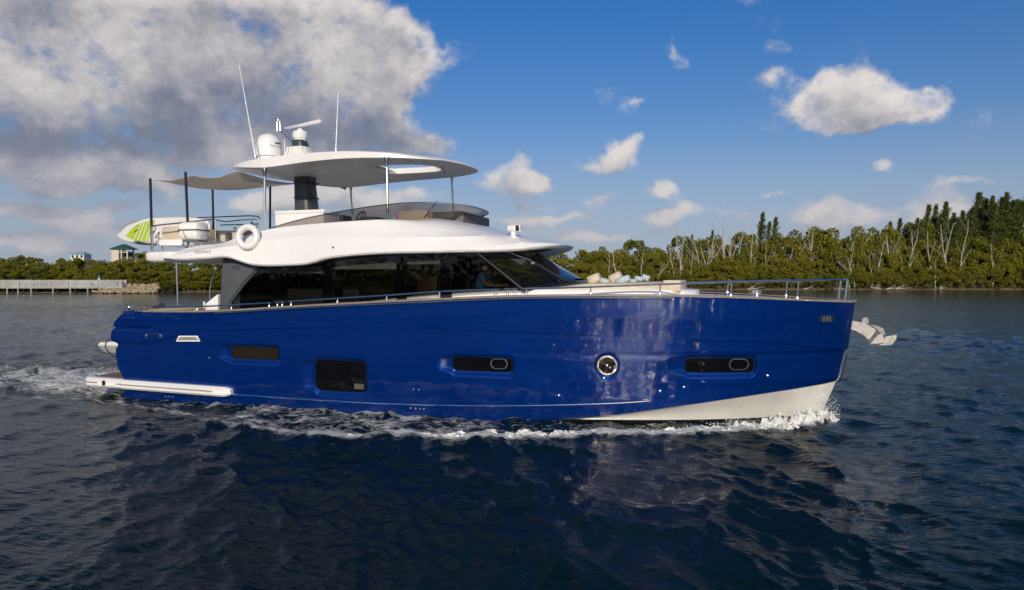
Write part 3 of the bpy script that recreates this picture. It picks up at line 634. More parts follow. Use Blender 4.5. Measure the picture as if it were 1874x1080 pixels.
def win(px0, py0, px1, py1, r, dep=.07, aft=6.5):
    a = on_hull(px0, (py0+py1)/2); b = on_hull(px1, (py0+py1)/2); m = (px0+px1)/2
    t = on_hull(m, py0); l = on_hull(m, py1)
    wdef = ((a.x+b.x)/2, (t.z+l.z)/2, (b.x-a.x)/2, (t.z-l.z)/2, r, dep, aft); WIN.append(wdef); return wdef
W1 = win(421, 635, 508, 658, .05); W2 = win(575, 660, 668, 717, .13); W3 = win(827, 654, 937, 680, .07)
W4 = win(1093, 651, 1129, 687, .2, .05, 1.2); W5 = win(1253, 655, 1380, 682, .07)

M['blue'].node_tree.nodes['Principled BSDF'].inputs['Coat IOR'].default_value = 1.58
NU = 760
us = np.concatenate([np.linspace(0, .08, 90)[:-1], np.linspace(.08, .97, NU)[:-1], np.linspace(.97, 1, 60)])
ws = [(0, i/64) for i in range(65)] + [(1, 1e-3+i/40*(1-1e-3)) for i in range(41)]
V = []
for part, wv in ws:
    for u in us:
        X = u*18.7
        for _ in range(2):
            c, k, s_ = zC(X), zK(X), zS(X)
            Z = c+(k-c)*wv*.9999-.004*wv if part == 0 else k+.006+(s_-k-.006)*wv
            X = float(transX(Z))+u*(stemX(Z)-float(transX(Z)))
        V.append((X, -hullY(X, Z), Z))
V = np.array(V); nr, nc = len(ws), len(us)
Fs = gridfaces(nr, nc)
Vp = V*np.array([1, -1, 1])
# transom and blunt stem close the two sides
allV = np.vstack([V, Vp]); n1_ = len(V)
stern = [(r*nc, (r+1)*nc, n1_+(r+1)*nc, n1_+r*nc) for r in range(nr-1)]
stem = [(r*nc+nc-1, n1_+r*nc+nc-1, n1_+(r+1)*nc+nc-1, (r+1)*nc+nc-1) for r in range(nr-1)]
allF = np.vstack([Fs, Fs[:, ::-1]+n1_, np.array(stern), np.array(stem)])
hull = link('hull', npmesh('hull', allV, allF), M['blue'], yacht, 40)
# white bottom below the chine, black antifouling at the water
rows = []
for u in np.linspace(0, 1, 160):
    X = u*18.4; c = zC(X); X = float(transX(c))+u*(stemX(c)-float(transX(c))); b = hull_base(u, c, X)
    zw = min(.06, c-.05); bw = max(b-.10-.40*max(0, c), .62*b)
    Xw = float(transX(0))+u*(stemX(zw)-float(transX(0)))
    rows.append((X, c, b, Xw, zw, bw))
for nm, m in (('bottom_paint', 'bottom'), ('antifouling', 'antifoul')):
    mb = MB(); lo = []
    for X, c, b, Xw, zw, bw in rows:
        if nm == 'bottom_paint': h = [(X, b, c), (X-.004, b-.05*min(1, b/.3), c-.006)] + [((X*(1-t)+Xw*t), (b-.05*min(1, b/.3))*(1-t)+bw*t-.05*math.sin(math.pi*t)*min(1, b), (c-.006)*(1-t)+zw*t) for t in (.25, .5, .75, 1)]
        else: h = [(Xw, bw, zw), (Xw*.985+.1, max(.02, bw*.8), -.35), (Xw*.96+.2, .01, -.9)]
        lo.append([(x, -y, z) for x, y, z in h] + [(x, y, z) for x, y, z in h[::-1]])
    mb.loft(lo, caps=True).build(nm, M[m], yacht)
def surf(cx, cz, hw, hh, r, off, rec=True, nu=64, rings=6, rim=None):
    """a rounded panel lying on the topsides; off = metres proud of the surface at that place"""
    def edge(k, q):
        a = 2*math.pi*k/nu; dx, dz = math.cos(a), math.sin(a); lo, hi = 0., hw+hh
        for _ in range(30):
            md = (lo+hi)/2
            if sdrr(md*dx, md*dz, hw, hh, r) > 0: hi = md
            else: lo = md
        return cx+dx*lo*q, cz+dz*lo*q
    mb = MB()
    qs = [rim, 1.] if rim else [1e-3]+[(i+1)/rings for i in range(rings)]
    L = [[(x, -hullY(x, z, rec)-off, z) for x, z in (edge(k, q) for k in range(nu))] for q in qs]
    L.append([(x, y+off+.03, z) for x, y, z in L[-1]])
    if rim: L = [[(x, y+.02, z) for x, y, z in L[0]]] + L
    return mb.loft(L, closed=True)
def oval(px0, py0, px1, py1):
    a = on_hull(px0, (py0+py1)/2); b = on_hull(px1, (py0+py1)/2); t = on_hull((px0+px1)/2, py0); l = on_hull((px0+px1)/2, py1)
    return (a.x+b.x)/2, (t.z+l.z)/2, (b.x-a.x)/2, (t.z-l.z)/2
for wd, m, rim in ((W1, 'net', 'frame'), (W2, 'pane', 'frame'), (W3, 'pane', 'frame'), (W5, 'pane', 'frame')):
    cx, cz, hw, hh, r = wd[:5]
    wn = surf(cx, cz, hw-.006, hh-.006, r, .012).build('hull_window', M[m], hull)
    if m == 'net': wn['label'] = 'dark window behind a brown mesh cover'
    surf(cx, cz, hw, hh, r, .018, rim=.965).build('window_frame', M[rim], wn)
    if wd in (W3, W5):
        o = oval(896, 657, 928, 676) if wd is W3 else oval(1334, 657, 1371, 678)
        surf(*o, o[3]-.001, .024, rim=.86).build('porthole_ring', M['dullsteel'], wn)
        surf(o[0], o[1], o[2]*.86, o[3]*.84, o[3]*.8, .019).build('porthole_glass', M['pane'], wn)
    if wd is W2:
        o = oval(641, 672, 662, 700); surf(*o, o[3]-.002, .021, rim=.93).build('porthole_ring', M['black'], wn)
        o = oval(646, 703, 664, 713); surf(*o, .015, .0125).build('inner_shade', M['taupe'], wn)
cx, cz, hw, hh, r = W4[:5]; hw = hh = (hw+hh)/2
wn = surf(cx, cz, hw*.93, hw*.93, hw*.92, .010).build('round_porthole', M['pane'], hull)
surf(cx, cz, hw, hw, hw-.001, .022, rim=.85).build('porthole_ring', M['chrome'], wn)
mb = MB(); 
for a in range(3): mb.ell((cx-.08+.07*a, -hullY(cx, cz)-.012, cz-.05+.05*(a % 2)), (.02, .004, .02), 10, 6)
mb.build('hinge_cover', M['dullsteel'], wn)
# cap rail, chrome bands and other lines along the hull
def rail_on_hull(xs, zf, off, r, n=8): 
    return MB().tube([(x, -hullY(x, zf(x), False)-off, zf(x)) for x in xs], r, n)
xs = np.linspace(1.0, 18.72, 150)
def sheer_pts(x, off, dz): 
    u = (x-.42)/(18.8-.42); return (x, -(bs(max(0, u))+.04+off), float(zS(x))+dz)
capo = []
for x in xs:
    a = sheer_pts(x, .016, -.012); b = sheer_pts(x, .016, .03); c = sheer_pts(x, -.10, .036); d = sheer_pts(x, -.10, .018)
    capo.append([a, b, (c[0], min(c[1], -.005), c[2]), (d[0], min(d[1], -.005), d[2])])
mb = MB(); mb.loft(capo, closed=True, caps=True); mb.loft([[(x, -y, z) for x, y, z in r] for r in capo], closed=True, caps=True)
xt = 18.60; a = sheer_pts(18.76, .0, 0); z = float(zS(xt))
mb.lathe([(.02, -.011), (abs(a[1]), -.011), (abs(a[1]), .031), (.02, .031)], (xt, 0, z), 28)
mb.build('cap_rail', M['cap'], hull)
mb = MB()
for sgn in (1, -1):
    mb.tube([(p[0], p[1]*sgn, p[2]) for p in (sheer_pts(x, .012, -.048) for x in np.linspace(3.4, 14.85, 90))], .021, 8)
mb.build('rub_rail', M['chrome'], hull)
lowline = [(426,722),(560,731),(700,738.5),(800,741.5),(900,743),(1000,742),(1090,739.5),(1150,737),(1188,734)]
pts = [on_hull(*q) for q in lowline]
fz = smooth_tab([(p.x, p.z) for p in pts])
rail_on_hull(np.linspace(pts[0].x, pts[-1].x, 120), lambda x: float(fz(x)), .004, .017).build('spray_rail', M['chrome'], hull)
# white fender moulding that runs back into the bathing platform
a = on_hull(427, 716)
mb = MB(); lo = []
for i, x in enumerate(np.linspace(a.x, -1.27, 70)):
    zc_ = .385 + (.335-.385)*(x+.9)/(a.x+.9)
    yb = hullY(max(x, .3), .42, False) if x > .3 else 2.42 - (.3-x)*.02
    e = 1 - max(0, (x-(a.x-.22))/.22)**2*.42; tl = max(0., (-.85-x)/.42); yb -= .36*tl**2
    hh = .125*e; d = .20*(e if x > 2 else 1)
    lo.append([(x, -yb+.25, zc_-hh), (x, -yb-d*.75, zc_-hh), (x, -yb-d, zc_-hh*.6), (x, -yb-d, zc_-.022), (x, -yb-d+.025, zc_-.012), (x, -yb-d+.025, zc_+.012), (x, -yb-d, zc_+.022), (x, -yb-d, zc_+hh*.55), (x, -yb-d*.7, zc_+hh), (x, -yb+(.10 if x < .4 else .25), zc_+hh*.9)])
guard = mb.loft(lo, closed=True, caps=True).build('fender_moulding', M['white'], hull, angle=25)
mb = MB()
for (x0, x1) in ((-1.1, -.55), (.15, a.x-.5)):
    p = [(x, -((hullY(max(x, .3), .42, False) if x > .3 else 2.42-(.3-x)*.02)-.36*max(0, (-.85-x)/.42)**2)-.178, .385+(.335-.385)*(x+.9)/(a.x+.9)) for x in np.linspace(x0, x1, 30)]
    mb.tube(p, .021, 6)
mb.build('rubber_strip', M['rubber'], guard)
mb = MB(); mb.box((-.28, -2.605, .387), (.085, .05, .13)); mb.build('cleat_pocket', M['black'], guard)
mb = MB().box((-.5, 0, .33), (1.45, 4.5, .14)); plat = mb.build('bathing_platform', M['white'], yacht, .03)
mb = MB()
for k in range(22): mb.box((-1.15+k*.063, 0, .435), (.057, 4.62, .08))
mb.build('teak_decking', M['teak'], plat)
# fittings on the topsides
def stud(px, py, r=.028, nm='drain_fitting'):
    p = on_hull(px, py); m_ = Matrix.Rotation(R(90), 3, 'X')
    MB().lathe([(r, -.02), (r, .012), (r*.75, .022), (r*.3, .026), (.001, .026)], (p.x, p.y, p.z), 14, m_).build(nm, M['chrome'], hull)
for q in ((383,655),(757,712.5),(767,713),(752,747),(761,747.5),(769,748),(776,748.5),(1023,723),(1207.5,715.5),(1251,708.5),(1404,688),(1105,692)): stud(*q)
for q in ((304,726),(310,726.3),(316,726.6)): stud(*q, .03)
# grab bar, air intake, fairlead
p0, p1 = on_hull(268.5, 614.5), on_hull(294.5, 615)
mb = MB()
for p in (p0, p1): mb.box((p.x, p.y-.012, p.z-.01), (.07, .03, .11))
gb = mb.build('step_bracket', M['dullsteel'], hull, .006)
MB().tube([p0+Vector((0, -.03, .05)), p1+Vector((0, -.03, .05))], .012).build('step_bar', M['dullsteel'], gb)
A, B, C_, Dd = on_hull(328, 614.5), on_hull(362, 614.5), on_hull(367, 625), on_hull(323, 625)
def hp(p, off): return Vector((p.x, -hullY(p.x, p.z, False)-off, p.z))
mb = MB(); q = [hp(p, .022) for p in (A, B, C_, Dd)]; cen = sum(q, Vector())/4
inn = [cen+(p-cen)*Vector((.86, 1, .55)) if False else Vector((cen.x+(p.x-cen.x)*.86, p.y, cen.z+(p.z-cen.z)*.55)) for p in q]
mb.loft([[p+Vector((0, .05, 0)) for p in q], q, inn, [p+Vector((0, .05, 0)) for p in inn]], closed=True)
vent = mb.build('air_intake', M['white'], hull)
mb = MB()
for k in range(6):
    f = (k+.5)/6; z_ = inn[0].z*(1-f)+inn[3].z*f
    mb.box((cen.x, cen.y+.012, z_), (inn[1].x-inn[0].x+.02, .02, .012), Matrix.Rotation(R(30), 3, 'X'))
mb.build('louvre', M['rubber'], vent)
o = oval(1499, 577, 1526, 590)
surf(o[0], o[1], o[2], o[3], o[3]*.7, .012, rim=.80).build('fairlead_frame', M['chrome'], hull)
fl = surf(o[0], o[1], o[2]*.82, o[3]*.8, o[3]*.5, .002).build('fairlead', M['dark'], hull)
mb = MB()
for k in (-.42, 0, .38): mb.tube([(o[0]+o[2]*k, -hullY(o[0]+o[2]*k, o[1], False)-.012, o[1]-o[3]*.7), (o[0]+o[2]*k, -hullY(o[0]+o[2]*k, o[1], False)-.012, o[1]+o[3]*.7)], .022, 10)
mb.build('roller', M['chrome'], fl)
mb = MB(); mb.tube([(stemX(z)+.012, 0, z) for z in np.linspace(.86, 1.5, 12)], .07, 10); mb.build('stem_guard', M['chrome'], hull)
mb = MB().box((18.62, 0, 2.08), (.2, .16, .2)); mb.build('anchor_pocket', M['black'], hull, .04)

# ---- decks
def deck_half(x): return bs(max(0, (x-.42)/18.38))-.10
rows_ = []
for x in np.linspace(3.2, 18.55, 90):
    z = float(zS(x)) - .05 + .015*sst(12.5, 14.5, x); h = max(.02, deck_half(x))
    rows_.append([(x, y*h, z+.05*(1-y*y)) for y in np.linspace(-1, 1, 9)])
deck = MB().loft(rows_).build('foredeck', M['white'], yacht)
mb = MB(); lo = []
for x in np.linspace(.5, 18.5, 90):
    h = max(.03, deck_half(x)+.055); z = float(zS(x))
    lo.append([(x, -h, z-.03), (x, -h+.03, z-.55 if x < 3.3 else z-.22)])
mb.loft(lo); mb.loft([[(x, -y, z) for x, y, z in r] for r in lo])
mb.build('bulwark_lining', M['white'], yacht)
mb = MB().box((1.8, 0, 1.62), (3.4, 4.7, .08)); ck = mb.build('cockpit_floor', M['teak'], yacht)
MB().box((.52, 0, 2.0), (.12, 4.6, .72)).build('aft_seat_back', M['offwhite'], yacht, .03)
mb = MB().box((2.35, .35, 2.36), (1.5, 1.1, .05)); tb = mb.build('cockpit_table', M['brown'], yacht, .01)
mb = MB().tube([(2.35, .35, 1.66), (2.35, .35, 2.34)], .06, 12); mb.lathe([(.22, 0), (.2, .03), (.06, .05)], (2.35, .35, 1.66)); mb.build('table_leg', M['dullsteel'], tb)
MB().box((.95, -.9, 2.05), (.7, 2.4, .5)).box((.75, -.9, 2.33), (.2, 2.4, .12)).build('cockpit_sofa', M['cream'], yacht, .05)
# cockpit wing and pilot door post
pw = [onY(*q, -2.05) for q in ((379,556),(402,538),(402,575),(379,575))]
MB().prism([(p.x, p.z) for p in pw], -2.12, -1.98).build('cockpit_wing', M['white'], yacht, .012)
mb = MB().tube([onY(*q, -1.95) for q in ((384,549),(384.5,530),(387,513),(393,497),(402,486))], .014); mb.build('door_post', M['dullsteel'], yacht)
mb = MB().box(onY(374, 558, -1.9), (.05, .05, .18)); mb.build('boarding_gate', M['white'], yacht, .01)
mb = MB().tube([onY(326, 563, -2.25), onY(323.5, 478, -2.25)], .03, 10); mb.build('overhang_support', M['dullsteel'], yacht)

# ---- cabin trunk and sun pad forward of the windscreen
def lev(b, xa, x0, xf, zt, n=2.3, ns=24, nq=20, bf=None, side=True):
    P_ = []
    for i in range(ns): x = xa+(x0-xa)*i/ns; P_.append((x, -(b if bf is None else bf(x))))
    for i in range(nq+1):
        th = math.pi/2*i/nq; P_.append((x0+(xf-x0)*math.sin(th)**(2/n), -(b if bf is None else bf(x0))*math.cos(th)**(2/n)))
    P_ = [(x, y, float(zt(x))) for x, y in P_]
    return P_ + [(x, -y, z) for x, y, z in P_[-2::-1]]
zt1 = smooth_tab([(7.5,2.68),(8.5,2.80),(10,2.93),(11.5,2.985),(13,2.99),(15.5,2.97),(17,2.9)])
lo = [lev(2.02, 7.5, 13.0, 15.4, lambda x: zS(x)-.2, 2.6), lev(2.0, 7.5, 13.0, 15.37, lambda x: zt1(x)-.03, 2.6), lev(1.97, 7.5, 13.0, 15.33, zt1, 2.6), lev(.05, 7.5, 13.4, 14, lambda x: zt1(x)+.03, 2.6)]
trunk = MB().loft(lo).build('cabin_trunk', M['white'], yacht, angle=30)
p = onY(1076, 518, -1.7); q = onY(1211, 516.5, -1.7)
zp = tab([(11.6, 2.98), (12.2, 3.04), (p.x, p.z), (q.x, q.z), (15.6, 3.06)])
lo = [lev(1.72, 11.0, 13.9, 14.75, lambda x: 2.94, 5), lev(1.72, 11.0, 13.9, 14.75, lambda x: zp(x)-.035, 5), lev(1.66, 11.05, 13.9, 14.7, lambda x: zp(x), 5), lev(.02, 11.1, 13.9, 14.4, lambda x: zp(x)+.02, 5)]
pad = MB().loft(lo).build('sun_pad', M['cream'], yacht, angle=30)
a, b = onY(1213, 512.6, -1.55), onY(1246, 531, -1.55)
MB().box(((a.x+b.x)/2, 0, (a.z+b.z)/2-.02), (b.x-a.x, 3.1, a.z-b.z+.04)).build('bow_seat', M['cream'], yacht, .03)
a, b = onY(1152, 515.3, -1.0), onY(1212, 514, -1.0)
MB().box(((a.x+b.x)/2, -.3, a.z-.02), (b.x-a.x, 1.4, .05)).build('bow_table', M['brown'], yacht, .01)
# windlass, hatch and cleats on the bow
mb = MB()
for x in (15.75, 15.95): mb.tube([(x, -1.0+.1*math.cos(t), 2.78+.16*math.sin(t)) for t in np.linspace(0, math.pi, 9)], .014, 6)
mb.tube([(15.6, -1.0, 2.79), (16.1, -1.0, 2.79)], .02, 6); mb.build('mooring_cleat', M['chrome'], yacht)
mb = MB().lathe([(.16, 0), (.16, .06), (.09, .09), (.07, .17), (.12, .2), (.12, .25), (.02, .26)], (16.7, .25, 2.7), 20); mb.build('windlass', M['chrome'], yacht)
mb = MB().box((16.2, .9, 2.74), (1.1, .09, .05), R(-14)); mb.box((16.2, .62, 2.74), (1.1, .05, .04), R(-14)); mb.build('boat_hook', M['dullsteel'], yacht, .01)

# ---- rails
def zr(px_pts, Y): return [onY(x, y, Y) for x, y in px_pts]
def sheer_ray(px, py, off=-.06):
    Y = -2.4
    for _ in range(30):
        p = onY(px, py, Y); Y = .5*Y - .5*max(.1, bs(max(0, (min(p.x, 18.75)-.42)/18.38))+.04+off)
    return onY(px, py, Y)
def rail(nm, pts, posts, r=.019, both=True, parent=None):
    P_ = [sheer_ray(*q) for q in pts]; posts_ = []
    fz_ = tab([(p.x, p.z) for p in P_]); x0, x1 = P_[0].x, P_[-1].x
    L = [(x, -(bs(max(0, (min(x, 18.72)-.42)/18.38))-.02), fz_(x)) for x in np.linspace(x0, x1, max(4, int((x1-x0)*5)))]
    for sg in ((1, -1) if both else (1,)):
        mb = MB(); mb.tube([(x, y*sg, z) for x, y, z in L], r, 8); ro = mb.build(nm, M['chrome'], parent or yacht)
        for px, py in posts:
            x = sheer_ray(px, py).x; y = -(bs(max(0, (min(x, 18.72)-.42)/18.38))-.02)*sg; zb = float(zS(x))+.025
            m2 = MB(); m2.tube([(x-.03 if x > 15 else x, y, zb), (x, y, fz_(x))], r*.72, 8); m2.lathe([(r*1.7, 0), (r*1.5, .05), (r, .07)], (x-.03 if x > 15 else x, y, zb), 10)
            m2.build('stanchion', M['chrome'], ro)
rail('side_rail', [(306,561.5),(380,560.5),(440,557.5),(496,554)], [(361,564),(424,560),(493,556)])
rail('gate_rail', [(503,553.3),(521,552.2)], [(508,556),(517,555)])
rail('side_rail', [(527,551.8),(620,546),(708,540.5),(805,533.5),(860,531),(914,529.8)], [(533,555),(618,550),(708,545),(804.5,537),(907,534),(929-21,534)][:5])
rail('gate_rail', [(923,529),(947,528.7)], [(929,534),(941,534)])
rail('side_rail', [(957,529),(1080,525.3),(1150,522.6),(1208,520.5),(1340,516),(1440,513.8),(1500,512.6),(1536,512)], [(963,535),(1081,530),(1208,528),(1340,528),(1462,528)], .021)
mb = MB(); tipz = onY(1545, 512, -.45).z
L = [(18.35, -.62, tipz), (18.52, -.48, tipz+.005), (18.6, -.3, tipz), (18.62, 0, tipz), (18.6, .3, tipz), (18.52, .48, tipz), (18.35, .62, tipz)]
mb.tube(L, .021); pul = mb.build('pulpit_rail', M['chrome'], yacht)
for sg in (-1, 1): 
    for dy in (.46, .38): MB().tube([(18.55, sg*dy, float(zS(18.6))+.02), (18.6, sg*dy, tipz)], .017).build('stanchion', M['chrome'], pul)

# ---- deck house: tinted side glass, pillars, windscreen
def Yside(px, py, Y): p = onY(px, py, Y); return (p.x, p.z)
SG = [(472,489),(560,484),(600,474.5),(640,469),(700,464.5),(800,461),(868,459.5),(957,530.5),(900,533),(800,540),(690,550),(600,557),(500,562),(416,569),(418.5,551)]
poly = [Yside(*q, -2.16) for q in SG]
house = MB().prism([(x, z-.0) for x, z in poly], -2.155, -2.165).build('side_window', M['tint'], yacht)
hp_ = MB().prism(poly, 2.155, 2.165).build('side_window', M['tint'], yacht)
# gaskets and mullions a little inside of the glass
mb = MB()
for x0, x1 in ((591, 608), (726, 743), (805, 826)):
    t0, t1 = Yside(x0, 462, -2.13), Yside(x1, 462, -2.13); mb.box(((t0[0]+t1[0])/2, -2.135, 3.1), (t1[0]-t0[0], .03, 1.5))
mb.build('mullion', M['black'], house)
P_ = [Yside(*q, -2.165) for q in ((868,459.5),(957,530.5))]
for sg in (-1, 1): MB().tube([(P_[0][0], sg*2.15, P_[0][1]), (P_[1][0], sg*2.15, P_[1][1])], .038, 8).build('windscreen_pillar', M['frame'], yacht)
# grey quarter pillar
pil = [Yside(*q, -2.20) for q in ((423,470),(436,474),(460,483),(472,487),(440,522),(419,551),(416,569),(402,570),(405,520),(408,472))]
for sg in (-1, 1):
    q_ = MB().prism(pil, sg*2.10, sg*2.20).build('quarter_pillar', M['grey'], yacht, .008)
    m2 = MB().prism([Yside(*q, -2.2) for q in ((472,487),(478,487.5),(446,522),(424,552),(421,569),(416,569),(419,551),(440,522))], sg*2.11, sg*2.18); m2.build('pillar_edge', M['mast'], q_)
    m2 = MB()
    for k in range(3): 
        p = onY(432.5, 487.5+k*2.6, -2.2); m2.box((p.x, sg*2.204, p.z), (.26, .006, .012))
    m2.build('pillar_vent', M['black'], q_)
MB().prism([Yside(*q, -2.08) for q in ((408,470),(425,470),(409,512))], -2.08, -2.04).build('aft_screen', M['dark'], yacht)
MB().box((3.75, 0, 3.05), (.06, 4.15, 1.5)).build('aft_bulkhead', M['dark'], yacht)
# windscreen: two quarter panes and one front pane, thin curved sheet
A0, A1 = onY(868, 461, -2.15), onY(957, 530.5, -2.15)
Bt, Bb = Vector((10.98, -1.2, 3.92)), Vector((12.33, -1.2, 3.14))
mir = lambda v: Vector((v.x, -v.y, v.z))
def pane(a, b, c, d, nm, bulge=.05, n=10):
    nrm = (b-a).cross(d-a).normalized()
    if nrm.x < 0: nrm = -nrm
    lo = [[(a*(1-s)+d*s)*(1-t)+(b*(1-s)+c*s)*t + nrm*bulge*4*t*(1-t) for t in np.linspace(0, 1, n)] for s in np.linspace(0, 1, 4)]
    return MB().loft(lo).build(nm, M['clear'], yacht)
pane(A0, Bt, Bb, A1, 'windscreen_quarter'); pane(mir(Bt), mir(A0), mir(A1), mir(Bb), 'windscreen_quarter')
pane(Bt, mir(Bt), mir(Bb), Bb, 'windscreen_front', .12)
mb = MB()
for v, u_ in ((Bt, Bb), (mir(Bt), mir(Bb))): mb.tube([v, u_], .045, 8)
mb.tube([A1, (A1+Bb)/2+Vector((.05, -.05, 0)), Bb, Bb+Vector((.12, .6, 0)), Vector((12.47, 0, 3.14)), mir(Bb)+Vector((.12, -.6, 0)), mir(Bb), mir(A1)], .05, 8)
mb.build('windscreen_frame', M['frame'], yacht)
for px, py, sg in ((1, 1, -1), (1, 1, 1)):
    a = Vector((10.9, sg*1.55, 3.90)); b = Vector((11.5, sg*1.45, 3.66)); mb = MB().tube([a, b], [.018, .012], 6); mb.box(b+Vector((.04, 0, -.05)), (.08, .05, .06)); mb.build('wiper', M['dullsteel'], yacht)

# ---- saloon seen through the glass
sal = MB().box((7.6, 0, 2.08), (7.6, 4.0, .06)).build('saloon_floor', M['brown'], yacht)
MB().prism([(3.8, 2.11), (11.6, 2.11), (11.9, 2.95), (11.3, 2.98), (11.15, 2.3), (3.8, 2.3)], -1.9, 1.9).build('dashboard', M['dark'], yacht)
MB().box((7.3, 0, 3.84), (6.6, 4.0, .04)).build('saloon_ceiling', M['taupe'], yacht)
for (x0, y0, x1, y1) in ((478, 491.5, 590, 500), (608.5, 478.5, 726, 492), (743.5, 472, 805, 483)):
    a, b = onY(x0, y0, -2.0), onY(x1, y1, -2.0)
    mb = MB()
    for k in range(3): mb.box(((a.x+b.x)/2, -2.0-.008*k, a.z+(b.z-a.z)*(k+.5)/3), (b.x-a.x, .015, abs(b.z-a.z)/3+.012))
    mb.build('window_blind', M['blind'], yacht)
a, b = onY(767, 503, -1.2), onY(803, 535, -1.2); MB().box(((a.x+b.x)/2, -1.1, 2.7), (b.x-a.x, .5, 1.2)).build('galley_cabinet', M['brown'], yacht, .02)
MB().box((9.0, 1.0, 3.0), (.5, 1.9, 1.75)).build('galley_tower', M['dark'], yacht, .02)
MB().box((5.6, -1.45, 2.45), (2.2, .8, .5)).box((5.6, -1.05, 2.72), (2.2, .2, .5)).build('saloon_sofa', M['taupe'], yacht, .06)
MB().box((7.4, 1.7, 2.6), (1.9, .5, .9)).build('sideboard', M['taupe'], yacht, .02)
mb = MB()
for k in range(6): mb.box((7.35+k*.17, 1.5, 3.14), (.05, .05, .24))
mb.box((7.8, 1.5, 3.27), (1.0, .08, .04)); mb.build('balustrade', M['offwhite'], yacht)
MB().box((10.15, -1.25, 2.72), (.5, .55, .14)).box((9.9, -1.25, 3.05), (.12, .55, .65)).tube([(10.15, -1.25, 2.1), (10.15, -1.25, 2.66)], .07).build('helm_chair', M['dark'], yacht, .03)
mb = MB(); mw_ = Matrix.Rotation(R(-55), 3, 'Y')
mb.tube([Vector((11.02, -1.2, 3.02))+mw_ @ Vector((.2*math.cos(t), .2*math.sin(t), 0)) for t in np.linspace(0, 2*math.pi, 25)], .015, 6); mb.tube([(11.02, -1.2, 3.02), (11.2, -1.2, 2.9)], .03)
mb.build('steering_wheel', M['black'], yacht)

# ---- flybridge moulding
zt_lip = smooth_tab([(1.4,3.80),(1.8,3.745),(2.1,3.715),(3.0,3.73),(3.85,3.74),(4.15,3.65),(4.5,3.565),(4.85,3.54),(5.5,3.545),(6.06,3.575),(6.55,3.69),(7.15,3.76),(7.8,3.80),(9.8,3.835),(11.24,3.88),(12.25,4.03)])
zt_top = smooth_tab([(1.4,3.82),(1.55,3.88),(1.95,4.02),(2.4,4.10),(3.35,4.18),(3.8,4.30),(4.48,4.46),(4.9,4.53),(5.6,4.59),(6.9,4.65),(7.8,4.675),(8.9,4.69),(9.65,4.775)])
zt_cr = smooth_tab([(1.4,3.81),(2.5,3.95),(3.8,4.1),(5.0,4.24),(6.0,4.31),(8.6,4.27),(10.1,4.27),(10.9,4.33),(11.2,4.36)])
tipf = lambda x: 1.
def bl(f): return lambda x: f
mixz = lambda f, g, t: (lambda x: float(f(x))*(1-t)+float(g(x))*t)
def Lv(b, xf, zt, n=2.5, xa=1.42): return lev(b, xa, 7.6, xf, zt, n, 70, 40, bf=lambda x: b*(1-.10*max(0, (3.0-x)/1.6)**2))
up = lambda f, d: (lambda x: float(f(x))+d*min(1, max(0, (x-1.4)/.8)))
def fr(side, xf, zf, x0=8.6): return lambda x: float(side(min(x, 11.2)))*(1-sst(x0, xf, x))+zf*sst(x0, xf, x)
side5 = lambda x: float(zt_lip(x))+min(.10, .9*(float(zt_cr(x))-float(zt_lip(x))))
lv = [Lv(1.6, 11.6, up(zt_lip, .10)), Lv(2.36, 11.9, up(zt_lip, .035)), Lv(2.52, 12.05, up(zt_lip, .0)), Lv(2.58, 12.13, up(zt_lip, .02)), Lv(2.61, 12.17, up(zt_lip, .06)),
      Lv(2.60, 12.12, fr(side5, 12.12, 4.105, 10.)), Lv(2.57, 11.9, fr(mixz(zt_lip, zt_cr, .40), 11.9, 4.155, 9.6)), Lv(2.545, 11.55, fr(mixz(zt_lip, zt_cr, .90), 11.55, 4.235)),
      Lv(2.50, 11.25, fr(zt_cr, 11.25, 4.29)), Lv(2.43, 10.9, fr(mixz(zt_cr, zt_top, .25), 10.9, 4.375)), Lv(2.36, 10.45, fr(mixz(zt_cr, zt_top, .52), 10.45, 4.49)),
      Lv(2.31, 9.95, fr(mixz(zt_cr, zt_top, .78), 9.95, 4.62)), Lv(2.28, 9.34, fr(mixz(zt_cr, zt_top, .95), 9.34, 4.735)), Lv(2.25, 9.12, fr(zt_top, 9.12, 4.775)), Lv(2.20, 9.04, fr(zt_top, 9.04, 4.775)),
      Lv(2.17, 8.96, lambda x: max(float(zt_top(x))-.45, 3.86)), Lv(.02, 8.5, lambda x: 3.87)]
moulding = MB().loft(lv).build('flybridge_moulding', M['white'], yacht, angle=28)
# cap the two sharp after ends, aft deck slab and its soffit
zz = lambda px, py: onY(px, py, -2.15).z
slab = lev(2.2, 0, 0, 0, lambda x: 0)[:0]
sl_ = []
for z, ins in ((3.70, .07), (3.74, .02), (3.80, 0), (3.92, .0), (3.96, .02), (3.985, .08)):
    x0, b, rr = .58+ins, 2.2-ins, .35; ring = []
    for i in range(9): t = math.pi/2*i/8; ring.append((x0+rr-rr*math.sin(t), -(b-rr+rr*math.cos(t)), z))
    sl_.append([(6.0, -b, z)]+ring+[(x, -y, zq) for x, y, zq in ring[::-1]]+[(6.0, b, z)])
MB().loft(sl_, closed=True, caps=True).build('aft_overhang', M['white'], yacht, angle=30)
MB().box((9.2, 0, 3.90), (1.2, 2.0, .05)).build('helm_floor', M['teak'], yacht)
